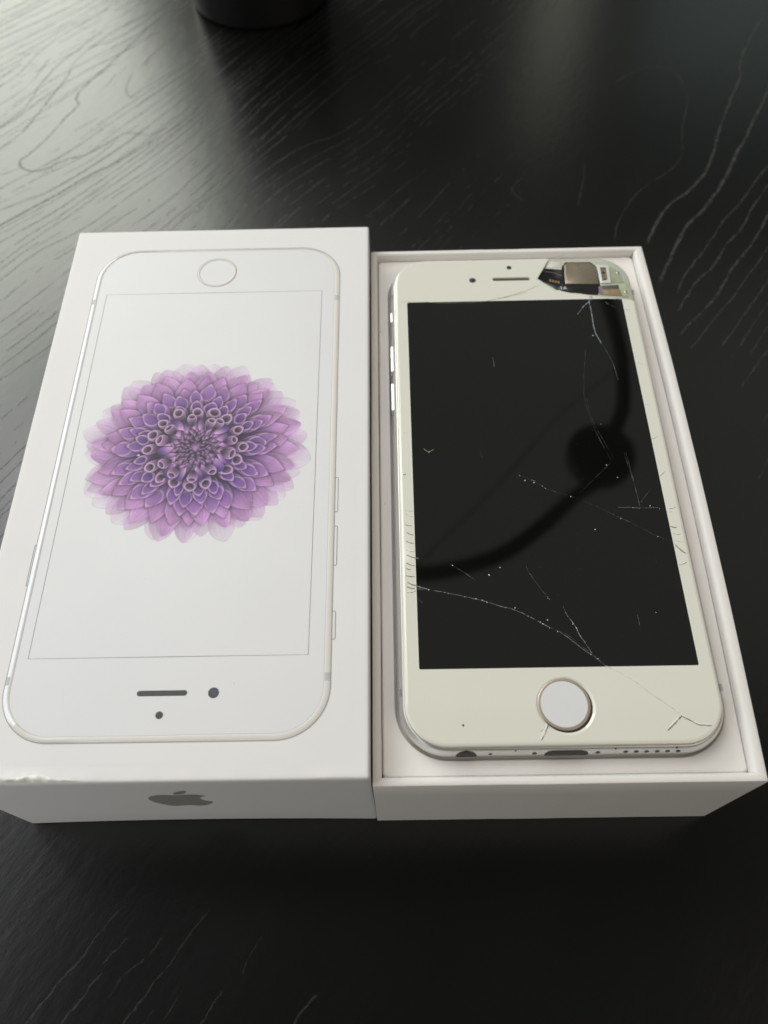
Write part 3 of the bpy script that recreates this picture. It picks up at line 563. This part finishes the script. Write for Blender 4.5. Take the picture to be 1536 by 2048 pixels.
# ------------------------------------------------------------------ open box tray
TX1, TY1, TZ = 78.32, 149.96, 39.67
tray = thing('open_box', 'open white cardboard box base holding the cracked phone, right of the lid', 'box', (39, 75, 0))
tp = Part(tray, (39, 75, 0))
th = {'l': 1.85, 'f': 1.9, 'b': 1.85, 'r': 2.6}
prof = [(0, .2), (.1, 0), (.95, 0), (1, 1), (1, 30), (1, 38.6), (.96, 39.1), (.80, TZ-.16), (.62, TZ-.03), (.40, TZ), (.16, TZ-.02), (.05, TZ-.12), (0, TZ-.35), (0, 30), (0, 15)]
cs = [(0, 0), (TX1, 0), (TX1, TY1), (0, TY1)]; ins = [(th['l'], th['f']), (-th['r'], th['f']), (-th['r'], -th['b']), (th['l'], -th['b'])]
for i, nm in enumerate(('front_wall', 'side_wall', 'back_wall', 'side_wall')):
    a, b = cs[i], cs[(i+1) % 4]; ia, ib = ins[i], ins[(i+1) % 4]; V, F = [], []; NS = 40; m = len(prof)
    ln = math.hypot(b[0]-a[0], b[1]-a[1]); g = .03
    for s_ in range(NS+1):
        t = g/ln+(1-2*g/ln)*s_/NS
        for d, z in prof:
            x = (a[0]+ia[0]*d)*(1-t)+(b[0]+ib[0]*d)*t; y = (a[1]+ia[1]*d)*(1-t)+(b[1]+ib[1]*d)*t
            wv = .05*bnoise(t*6+i*3, i+d)*math.sin(math.pi*t)
            if i % 2 == 0: y += wv
            else: x += wv
            if i == 1: x += 1.15*math.sin(math.pi*t)**.9*(.35+.65*z/TZ)
            V.append((x, y, z+(.04*bnoise(t*7, i+5)*math.sin(math.pi*t) if z > 30 else 0)))
    for s_ in range(NS):
        for j in range(m): F.append((s_*m+j, s_*m+(j+1) % m, (s_+1)*m+(j+1) % m, (s_+1)*m+j))
    F += [tuple(range(m)), tuple(range(NS*m, NS*m+m))]
    tp(nm, V, F, m_tray, True, angle=40)
# moulded insert with a rounded recess for the phone
PB = 35.5; N_ = 12
def bulge(P): return [(x+(1.1*math.sin(math.pi*max(0, min(1, y/TY1)))**.9 if x > 60 else 0), y) for x, y in P]
def subdiv(P, n=9):
    out = []
    for i, a in enumerate(P):
        b = P[(i+1) % len(P)]; m = n if math.hypot(b[0]-a[0], b[1]-a[1]) > 20 else 1
        out += [(a[0]+(b[0]-a[0])*j/m, a[1]+(b[1]-a[1])*j/m) for j in range(m)]
    return out
outer = bulge(subdiv(rrect(th['l']+.14, th['f']+.12, TX1-th['r']-.15, TY1-th['b']-.1, 1.2, N_)))
RX0, RX1, RY0, RY1, RR = 4.6, 73.7, 5.25, 145.0, 11.2
def rec(d, z): return at(subdiv(rrect(RX0+d, RY0+d, RX1-d, RY1-d, RR-d, N_)), z)
o2 = bulge(subdiv(rrect(th['l']+.5, th['f']+.5, TX1-th['r']-.5, TY1-th['b']-.5, 1.2, N_)))
V, F = loft([at(outer, 15), at(outer, 37.2), at(o2, 37.65), rec(-.35, 37.67), rec(0, 37.55), rec(.22, 37.2), rec(.35, 36.5), rec(.5, PB+.3), rec(.9, PB-.02)], False, True)
tp('insert', V, F, m_insert, True, angle=35)

# ------------------------------------------------------------------ phone
phone = thing('smartphone', 'white smartphone with cracked black screen and missing glass corner, lying in the open box', 'smartphone', (39.4, 75, PB))
fp = Part(phone, (39.4, 75, PB))
m_alu = plain('brushed_aluminium', (.76, .76, .75), .38, .80, .5, .04, 400)
m_seam = plain('dark_seam', (.06, .045, .035), .5); m_gasket = plain('beige_gasket', (.52, .47, .38), .35, var=.15)
m_glassw = NT('white_backed_glass'); m_glassw.set(Base_Color=m_glassw.mix(m_glassw.noise(m_glassw.obj(), 30, 2), (.755, .745, .665, 1), (.775, .765, .69, 1)), Roughness=.06)
m_glassw.p.inputs['Coat Weight'].default_value = .3; m_glassw.p.inputs['Coat Roughness'].default_value = .03; m_glassw = m_glassw.m
kd = NT('dark_display_glass'); sm = kd.noise(kd.obj(), 60, 4, .6)
m_disp = kd.set(Base_Color=(.0045, .0045, .0038, 1), Roughness=kd.math('MULTIPLY_ADD', sm, .05, .012))
BX0, BX1, BY0, BY1, BR = 5.62, 72.62, 5.9, 144.0, 9.8
SP_ = [(4.2, 0), (2.6, .12), (1.5, .55), (.7, 1.2), (.22, 2.0), (.02, 2.8), (0, 3.3), (.04, 3.9), (.2, 4.6), (.48, 5.3), (.78, 5.78), (.98, 5.86)]
def bring(d, z, n=14): return at(rrect(BX0+d, BY0+d, BX1-d, BY1-d, BR-d*.8, n), PB+z)
V, F = loft([bring(d, z) for d, z in SP_], True, True)
fp('body_frame', V, F, m_alu, True, angle=60)
fp('seam', *loft([bring(.97, 5.84), bring(.97, 6.10)], True, True), m_seam)
fp('gasket', *loft([bring(.95, 6.09), bring(.93, 6.14), bring(.95, 6.32), bring(1.08, 6.37)], True, True), m_gasket, True)
def inset_at(z):
    for (d0, z0), (d1, z1) in zip(SP_, SP_[1:]):
        if z0 <= z <= z1: return d0+(d1-d0)*(z-z0)/(z1-z0)
    return 0
# glass with the corner broken away and openings for button and ear slot
GZ0, GZ1 = PB+6.36, PB+6.906
BRK = list(CORNER['brk'][:3])
for (a0, b0), (a1, b1) in zip(CORNER['brk'][2:], CORNER['brk'][3:]):
    for j in range(1, 5): t = j/4; q_ = .16 if j < 4 else .06; BRK.append((a0+(a1-a0)*t+random.uniform(-q_, q_)*.5, b0+(b1-b0)*t+random.uniform(-q_, q_)))
def gring(d, z):
    P = rrect(BX0+1.05+d, BY0+1.05+d, BX1-1.05-d, BY1-1.05-d, BR-1-d*.8, 14)
    out = []; done = False
    for (x, y) in P:
        if (x > 49.82 and y > 126.32 and (y > 141 or x > 70.0 or (x > 60 and y > 130))):
            if not done:
                done = True
                bb = list(reversed(BRK)); jx = 71.9-d; out.append((jx, 126.1))
                out += bb[1:-1]+[(49.82, BY1-1.05-d)]
            continue
        out.append((x, y))
    return out
g0 = gring(0, 0); rings = [(0, GZ0+.02), (0, GZ0+.22), (.12, GZ0+.38), (.38, GZ0+.49), (.75, GZ1)]
RG = [at(gring(d, z), z) for d, z in rings]; n = len(RG[0])
assert all(len(r) == n for r in RG)
bm = bmesh.new(); O = (39.4, 75, PB)
def bv(p): return bm.verts.new(((p[0]-O[0])*S, (p[1]-O[1])*S, (p[2]-O[2])*S))
BV = [[bv(p) for p in r] for r in RG]
for k in range(len(BV)-1):
    for i in range(n):
        j = (i+1) % n; f = bm.faces.new((BV[k][i], BV[k][j], BV[k+1][j], BV[k+1][i]))
        f.smooth = True
es = [bm.edges.get((BV[-1][i], BV[-1][(i+1) % n])) or bm.edges.new((BV[-1][i], BV[-1][(i+1) % n])) for i in range(n)]
HC = (39.62, 14.98)
for hole in (circ(HC[0], HC[1], 6.05, 56), list(reversed(rrect(33.8, 134.45, 44.3, 135.75, .64, 6)))):
    depth = [(0, 0), (.10, -.04), (.3, -.16), (.55, -.34)] if len(hole) == 56 else [(0, 0), (.06, -.1), (.1, -.4)]
    hv = [bv((a, b, GZ1)) for a, b in hole]; m = len(hv)
    es += [bm.edges.new((hv[i], hv[(i+1) % m])) for i in range(m)]
    cx = sum(p[0] for p in hole)/m; cy = sum(p[1] for p in hole)/m; prev = hv
    for d, dz in depth[1:]:
        cur = []
        for a, b in hole:
            l = math.hypot(a-cx, b-cy); cur.append(bv((cx+(a-cx)*(1-d/l), cy+(b-cy)*(1-d/l) if len(hole) == 56 else b-(d if b > cy else -d), GZ1+dz)))
        for i in range(m):
            j = (i+1) % m; f = bm.faces.new((prev[i], prev[j], cur[j], cur[i])); f.smooth = True
        prev = cur
bmesh.ops.triangle_fill(bm, edges=es, use_beauty=True)
bmesh.ops.recalc_face_normals(bm, faces=bm.faces)
for e in bm.edges:
    if len(e.link_faces) == 2 and e.calc_face_angle(0) > math.radians(38): e.smooth = False
top_n = [f for f in bm.faces if abs(f.normal.z) > .999 and len(f.verts) == 3]
if top_n and top_n[0].normal.z < 0: bmesh.ops.reverse_faces(bm, faces=bm.faces)
me = bpy.data.meshes.new('front_glass'); bm.to_mesh(me); bm.free(); me.materials.append(m_glassw)
glass = link(bpy.data.objects.new('front_glass', me), phone); glass['label'] = 'white bordered front glass with its top right corner missing'
GT = GZ1
# display
fp('display', *plate(rrect(9.92, 23.08, 68.32, 126.98, .35, 4), GT-.1, GT+.012), m_disp, label='switched off black display crossed by cracks')
# home button
m_ring = plain('taupe_metal_ring', (.50, .42, .34), .34, .5); m_btn = plain('white_button_glass', (.74, .74, .755), .12, var=.02)
hbtn = fp('home_button', *loft([at(circ(HC[0]-.30, HC[1]+.35, r_, 56), z) for r_, z in ((4.82, GT-.5), (4.82, GT-.15), (4.79, GT-.13), (2.5, GT-.13), (.3, GT-.13))], False, True), m_btn, True, angle=20)
V, F = [], []
for k in range(64):
    t = 2*math.pi*k/64
    for r_, z in ((5.40, GT-.5), (5.40, GT-.12), (5.33, GT-.08), (4.86, GT-.11), (4.80, GT-.3)): V.append((HC[0]-.30+r_*math.cos(t), HC[1]+.35+r_*math.sin(t), z))
for k in range(64):
    a, b = k*5, ((k+1) % 64)*5
    for j in range(4): F.append((a+j, b+j, b+j+1, a+j+1))
fp('ring', V, F, m_ring, True, under=hbtn, angle=40)
fp('button_well', *plate(circ(HC[0], HC[1], 5.75, 40), GT-.5, GT-.42), m_seam, under=hbtn)
fp('ear_slot', *plate(rrect(33.9, 134.5, 44.2, 135.7, .6, 6), GT-.5, GT-.38), plain('slot_mesh', (.10, .10, .09), .5, .3, var=.4, vscale=3000))
lens = fp('front_camera', *plate(circ(28.25, 134.85, .95, 28), GT-.1, GT+.01), plain('lens_surround', (.10, .105, .095), .12))
fp('lens', *plate(circ(28.3, 134.8, .5, 20), GT-.1, GT+.02), plain('lens_glass', (.03, .028, .04), .05), under=lens)
fp('proximity_sensor', *plate(circ(38.77, 139.44, .68, 24), GT-.1, GT+.01), plain('sensor_window', (.035, .03, .05), .1))
# side buttons, antenna bands, ports
for nm, ya, yb in (('mute_switch', 121.9, 126.4), ('volume_button', 104.6, 114.3), ('volume_button', 91.9, 101.7)):
    z0, z1 = (2.2, 4.4); P = rrect(ya, z0, yb, z1, .9, 6)
    e = .42 if nm != 'mute_switch' else .3
    rr_ = [[(BX0+.3, a, PB+b) for a, b in P], [(BX0-e+.1, a, PB+b) for a, b in P], [(BX0-e, a*.985+.015*(ya+yb)/2, PB+b*.93+.07*3.3) for a, b in P]]
    fp(nm, *loft(rr_, True, True), m_alu, True, angle=40)
def wrap(name, x0, x1, za, zb, mat, shape='rect', off=.03, side='front', y0=0, y1=0):
    """thin piece that follows the rounded flank of the body"""
    V, F = [], []; NZ = 10; NX = 12
    for i in range(NZ+1):
        z = za+(zb-za)*i/NZ; q = (2*i/NZ-1)
        hw = (x1-x0)/2; cx = (x0+x1)/2
        if shape == 'ellipse': hw *= math.sqrt(max(0, 1-q*q))
        elif shape == 'stadium': r_ = (zb-za)/2; hw = hw-r_+r_*math.sqrt(max(0, 1-q*q))
        for j in range(NX+1):
            t = cx-hw+2*hw*j/NX; d = inset_at(z)-off
            V.append((t, BY0+d, PB+z) if side == 'front' else ((BX0+d, t, PB+z) if side == 'left' else (BX1-d, t, PB+z)))
    for i in range(NZ):
        for j in range(NX): a = i*(NX+1)+j; F.append((a, a+1, a+NX+2, a+NX+1))
    return fp(name, V, F, mat, True)
m_hole = plain('port_interior', (.012, .011, .009), .35); m_band = plain('antenna_plastic', (.50, .51, .50), .4)
wrap('headphone_jack', 16.8, 21.1, 1.5, 5.6, m_hole, 'ellipse')
cp = wrap('charging_port', 34.7, 43.6, 2.2, 5.25, m_hole, 'stadium')
fp('contact_tongue', *plate(rrect(36.2, BY0-.02, 42.2, BY0+.6, .2, 3), PB+3.6, PB+3.9), plain('port_metal', (.35, .33, .3), .3, .9), under=cp)
wrap('microphone_hole', 23.4, 24.2, 3.9, 4.7, m_hole, 'ellipse'); wrap('screw', 32.2, 33.2, 3.9, 4.8, m_hole, 'ellipse'); wrap('screw', 44.9, 45.9, 3.9, 4.8, m_hole, 'ellipse')
for k in range(6): wrap('speaker_hole', 50.5+k*2.1, 51.5+k*2.1, 4.0, 4.9, m_hole, 'ellipse')
for sd, yy in (('left', 130.5), ('left', 18.6), ('right', 130.5), ('right', 18.6)): wrap('antenna_band', yy-.8, yy+.8, .6, 5.9, m_band, side=sd, off=.012)
for (x, z) in ((28.6, 5.2), (48.6, 5.4), (60.8, 5.5)):
    wrap('scuff', x, x+random.uniform(.25, .5), z-.2, z+.3, m_seam, 'ellipse', .015)

# innards bared by the missing corner
IN = CORNER; FZ = GZ0
def poly(name, P, z0, z1, mat, under=None, e=.08): return fp(name, *softplate(P, z0, z1, e), mat, True, under=under, angle=30)
m_frame = plain('pale_midframe', (.56, .58, .50), .35, .1, var=.12, vscale=500, bump=.03); m_steel = plain('taupe_shield_metal', (.36, .30, .22), .28, .55, var=.08)
m_flex = plain('black_flex_film', (.012, .013, .014), .18); m_clip = plain('bright_clip_metal', (.86, .86, .82), .25, .3)
m_foam = plain('brown_foam', (.30, .22, .12), .7, var=.5, vscale=900, bump=.1); m_adh = plain('greenish_adhesive', (.40, .44, .30), .25, var=.3, vscale=600, bump=.05)
cav = [(49.7, 142.2), (46.0, 134.9), (47.2, 133.0), (50.6, 130.3), (55.2, 128.9), (59.9, 127.9), (64.5, 127.0), (70.7, 126.2)]+[(x, y) for x, y in rrect(0, 0, 71.55, 142.6, 8.7, 14)[30:45]]
poly('midframe', cav, FZ-.2, FZ+.06, m_frame)
poly('flex_cable', IN['flex'], FZ, FZ+.12, m_flex)
poly('shield_base', IN['dk'], FZ, FZ+.14, m_flex)
shl = poly('metal_shield', IN['brA'], FZ+.05, FZ+.40, m_steel, e=.10)
clip = fp('connector_clip', *loft([at(IN['clip'], FZ), at(IN['clip'], FZ+.42), at([((a*3+c*1)/4, (b*3+d*1)/4) for (a, b), (c, d) in zip(IN['clip'], IN['clipi'])], FZ+.5), at(IN['clipi'], FZ+.42), at(IN['clipi'], FZ+.1)], True, False), m_clip, True, angle=50)
fp('clip_floor', *plate(IN['clipi'], FZ, FZ+.14), plain('brown_clip_floor', (.20, .16, .11), .4), under=clip)
for hx, hy in IN['holes']: fp('screw_hole', *plate(circ(hx, hy, .38, 16), FZ, FZ+.17), m_hole, under=clip)
poly('foam_strip', IN['foam'], FZ, FZ+.25, m_foam); poly('grey_strip', IN['dark2'], FZ, FZ+.20, plain('dark_grey_tape', (.10, .11, .10), .35, var=.3))
poly('tape_edge', IN['pur'], FZ, FZ+.22, plain('mauve_tape', (.25, .19, .19), .35)); poly('adhesive', IN['patch'], FZ, FZ+.16, m_adh); poly('adhesive', IN['green'], FZ, FZ+.22, plain('green_adhesive', (.42, .48, .30), .2, var=.2))
for a, b in ((68.9, 137.0), (70.0, 129.6)): sc1 = fp('screw', *softplate(circ(a, b, .5, 16), FZ, FZ+.34, .1), m_alu, True); fp('screw_slot', *plate(circ(a, b, .2, 6), FZ+.3, FZ+.35), m_hole, under=sc1)
m_gold = plain('gold_contact', (.75, .55, .25), .3, .9)
for j in range(4): fp('gold_contact', *plate(rrect(49.6+j*.75, 134.2-j*.25, 50.05+j*.75, 135.1-j*.25, .1, 2), FZ+.1, FZ+.15), m_gold)
fp('flex_trace', *ribbon([(48.5, 138.2), (51.2, 137.6), (53.2, 136.2)], .10, FZ+.135), m_ring)
fp('bracket_crease', *ribbon([(54.6, 139.9), (54.2, 136.5), (54.4, 133.3)], .12, FZ+.415), m_clip)
poly('white_tab', IN['wl'], FZ, FZ+.15, m_clip); 
# the two printed characters on the cable
def stroke(pts, wd=.16): return ribbon(pts, wd, FZ+.46)
tx, ty = 52.55, 131.15
i_ = fp('printed_letters', [(0, 0, 0)], [], m_clip); bpy.data.objects.remove(i_)
V, F = [], []
for st in ([(0, 0), (0, 1.1)], [(-.22, .85), (0, 1.1)], [(.62, 0), (1.0, 1.1)], [(1.0, 1.1), (1.38, 0)], [(.78, .4), (1.22, .4)]):
    v, f = ribbon([(tx+a, ty+b) for a, b in st], .2, FZ+.18); o_ = len(V); V += v; F += [tuple(q+o_ for q in g) for g in f]
fp('printed_letters', V, F, m_clip, label='small white letters 1A on the black cable')
# raised light rim of snapped glass along the break
m_shard = plain('snapped_glass_edge', (.68, .70, .58), .15, var=.1)
bp = [(50.0, 142.3)]+BRK[1:-1]+[(70.9, 126.4)]
bps = [(a+random.uniform(-.08, .08), b+random.uniform(-.08, .08)) for a, b in [p[:2] for p in catmull([(a, b, 0) for a, b in bp[2:]], 5)]]
fp('glass_edge', *ribbon(bp[:3], .34, GT+.004, lift=.03), m_shard, under=glass); fp('glass_edge', *ribbon(bps, [.18+.25*random.random() for _ in bps], GT+.006, .05, lift=.03), m_shard, under=glass)

V, F = [], []
for _ in range(34):
    a, b = random.choice(bps[2:]); a += random.gauss(0, .35); b += random.gauss(0, .22); t = random.random()*6.3; l_ = random.uniform(.12, .42); k0 = len(V)
    V += [(a, b, GT+.012), (a+l_*math.cos(t), b+l_*math.sin(t), GT+.02), (a+l_*.45*math.cos(t+.9), b+l_*.45*math.sin(t+.9), GT+.06)]; F.append((k0, k0+1, k0+2))
o_ = fp('glass_splinters', V, F, m_shard, under=glass); o_['kind'] = 'stuff'

# ------------------------------------------------------------------ cracks, chips and specks in the glass
def mat_crack(name, col, lo, hi, sc_):
    k = NT(name); f = k.smooth(k.noise(k.obj(), sc_, 3, .6), lo, hi)
    k.set(Base_Color=c4(col), Roughness=.25); tr = k.node('ShaderNodeBsdfTransparent'); mx = k.node('ShaderNodeMixShader')
    k.t.links.new(f, mx.inputs[0]); k.t.links.new(tr.outputs[0], mx.inputs[1]); k.t.links.new(k.p.outputs[0], mx.inputs[2]); k.t.links.new(mx.outputs[0], k.out.inputs[0]); return k.m
m_ck = mat_crack('bright_crack', (.46, .47, .43), .30, .62, 700); m_ckf = mat_crack('faint_crack', (.20, .20, .185), .30, .70, 500); m_ckb = mat_crack('bluish_crack', (.36, .42, .50), .25, .6, 900)
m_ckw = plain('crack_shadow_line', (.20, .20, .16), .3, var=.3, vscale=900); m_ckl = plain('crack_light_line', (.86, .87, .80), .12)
def crack(path, wd, mat, jag=.05, z=.03, taper=True, sub=5, lift=.0):
    P = [(a, b) for a, b, _ in catmull([(a, b, 0) for a, b in path], sub)]; m = len(P)
    P = [(a+random.gauss(0, jag*.5), b+random.gauss(0, jag*.5)) for a, b in P]
    if mat in (m_ck, m_ckf): wd *= .8
    W_ = [wd*(.55+.9*random.random())*((math.sin(math.pi*min(1, (i+.6)/m))**.35) if taper else 1) for i in range(m)]
    return fp('crack', *ribbon(P, W_, GT+z, 0, lift=lift), mat, under=glass)
for key, wd, mt in (('c1', .085, m_ck), ('c1b', .08, m_ckf), ('c2', .10, m_ckf), ('c2b', .10, m_ck), ('c3', .05, m_ckf), ('c3b', .055, m_ckf), ('c4a', .08, m_ckf), ('c4d', .07, m_ckf), ('c4b', .10, m_ckf), ('c4c', .14, m_ckf), ('c5', .06, m_ckf), ('c5b', .05, m_ckf), ('c5c', .07, m_ckf),
                    ('c6', .24, m_ckb), ('c6b', .17, m_ckb), ('c6c', .15, m_ckf), ('c6d', .12, m_ckf), ('c6e', .42, m_ck), ('d1', .16, m_ckf), ('d2', .10, m_ckf), ('d3', .10, m_ckf), ('d4', .07, m_ckf), ('d5', .10, m_ck), ('d6', .10, m_ckf), ('d7', .05, m_ckf)):
    crack(CR[key], wd, mt)
m_fib = plain('yellowish_fibre', (.30, .27, .15), .6)
for key in ('f1', 'f2'): o_ = crack(CR[key], .15, m_fib, .02); o_.name = 'lint'
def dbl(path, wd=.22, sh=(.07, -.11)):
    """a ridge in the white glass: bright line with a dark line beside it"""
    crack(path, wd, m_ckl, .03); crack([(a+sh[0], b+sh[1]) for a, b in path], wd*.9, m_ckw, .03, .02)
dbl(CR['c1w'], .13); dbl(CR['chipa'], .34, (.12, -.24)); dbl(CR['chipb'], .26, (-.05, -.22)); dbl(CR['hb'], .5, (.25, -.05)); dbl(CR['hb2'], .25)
crack(CR['c7'], .09, m_ckw); crack(CR['c7b'], .07, m_ckw)
for a, b in SC:
    mid = ((a[0]+b[0])/2, (a[1]+b[1])/2-.15)
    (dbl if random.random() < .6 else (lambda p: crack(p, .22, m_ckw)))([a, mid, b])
# glittering grains along the cracks
V, F = [], []
def grain(x, y, r_):
    k0 = len(V); m = 5
    for i in range(m): t = 2*math.pi*i/m+random.random(); q = r_*random.uniform(.5, 1.2); V.append((x+q*math.cos(t), y+q*math.sin(t)*.9, GT+.02))
    V.append((x, y, GT+.02+r_*.5))
    for i in range(m): F.append((k0+i, k0+(i+1) % m, k0+m))
for x, y in SPK: grain(x, y, random.uniform(.13, .26))
for key, c_ in (('c1', 26), ('c3', 8), ('c3b', 9), ('c2b', 9), ('c2', 4), ('c4c', 6), ('c6', 8)):
    P = catmull([(a, b, 0) for a, b in CR[key]], 6)
    for _ in range(c_): p = random.choice(P); grain(p[0]+random.gauss(0, .12), p[1]+random.gauss(0, .12), random.uniform(.05, .13))
o_ = fp('glass_grains', V, F, plain('glass_grain', (.75, .75, .72), .15), under=glass); o_['kind'] = 'stuff'
V, F = [], []
for _ in range(170): grain(random.uniform(10, 68), random.uniform(24, 126), random.uniform(.03, .065))
o_ = fp('dust', V, F, plain('screen_dust', (.16, .16, .14), .7), under=glass); o_['kind'] = 'stuff'
fp('chip', *plate([(18.15, 11.2), (18.45, 11.5), (18.7, 11.3), (18.5, 10.9)], GT-.1, GT+.02), m_seam, under=glass)

# ------------------------------------------------------------------ black pot at the back edge of the picture
pot = thing('black_pot', 'round black pot on the table, cut off by the top edge left of centre', 'pot', (-52, 365, 0)); po = Part(pot, (-52, 365, 0))
m_pot = plain('satin_black_ceramic', (.006, .006, .006), .45)
pr_ = [(29.5, 0), (31.2, .6), (31.8, 2.5), (31.8, 60), (33, 84), (33.2, 86), (32, 87), (30.6, 86), (30, 60), (29.8, 6)]
po('body', *loft([at(circ(-52, 365, r_, 64), z) for r_, z in pr_], True, True), m_pot, True, angle=50)
po('rim', *loft([at(circ(-52, 365, r_, 64), z) for r_, z in ((33.0, 84.5), (34, 85.5), (34, 88), (33, 89), (31, 89), (30.5, 86))], False, False), m_pot, True, angle=50)

# ------------------------------------------------------------------ hanging lamp above, seen only as the dark shape mirrored in the display
lamp = thing('hanging_lamp', 'dark round ceiling lamp on a thick curved cord, mirrored in the black phone display', 'lamp', (365, 740, 1042)); la_ = Part(lamp, (365, 740, 1042))
m_lamp = plain('matt_black_lamp', (.004, .004, .004), .8)
HZ = 1042
la_('lamp_head', *loft([at(circ(367, 750, r_, 48), z) for r_, z in ((50, HZ), (57, HZ+4), (60, HZ+16), (58, HZ+34), (30, HZ+52), (12, HZ+56))], True, True), m_lamp, True, angle=40)
P1 = catmull([(385, 780, HZ+30), (405, 815, HZ+10), (419, 856, HZ), (431, 971, HZ), (424, 1096, HZ), (400, 1230, HZ), (380, 1400, HZ+60)], 6)
P2 = catmull([(350, 690, HZ+10), (305, 656, HZ), (244, 600, HZ), (175, 552, HZ), (94, 527, HZ), (43, 521, HZ), (-20, 518, HZ), (-150, 530, HZ+30)], 6)
la_('cord', *tube(P1, 13, 14), m_lamp, True); la_('cord', *tube(P2, [13 if i > 6 else 12 for i in range(len(P2))], 14), m_lamp, True)
P3 = catmull([(500, 1000, HZ+5), (330, 850, HZ), (280, 800, HZ), (180, 680, HZ), (70, 565, HZ), (0, 500, HZ)], 5)
la_('thin_cable', *tube(P3, 1.1, 8), m_lamp, True)
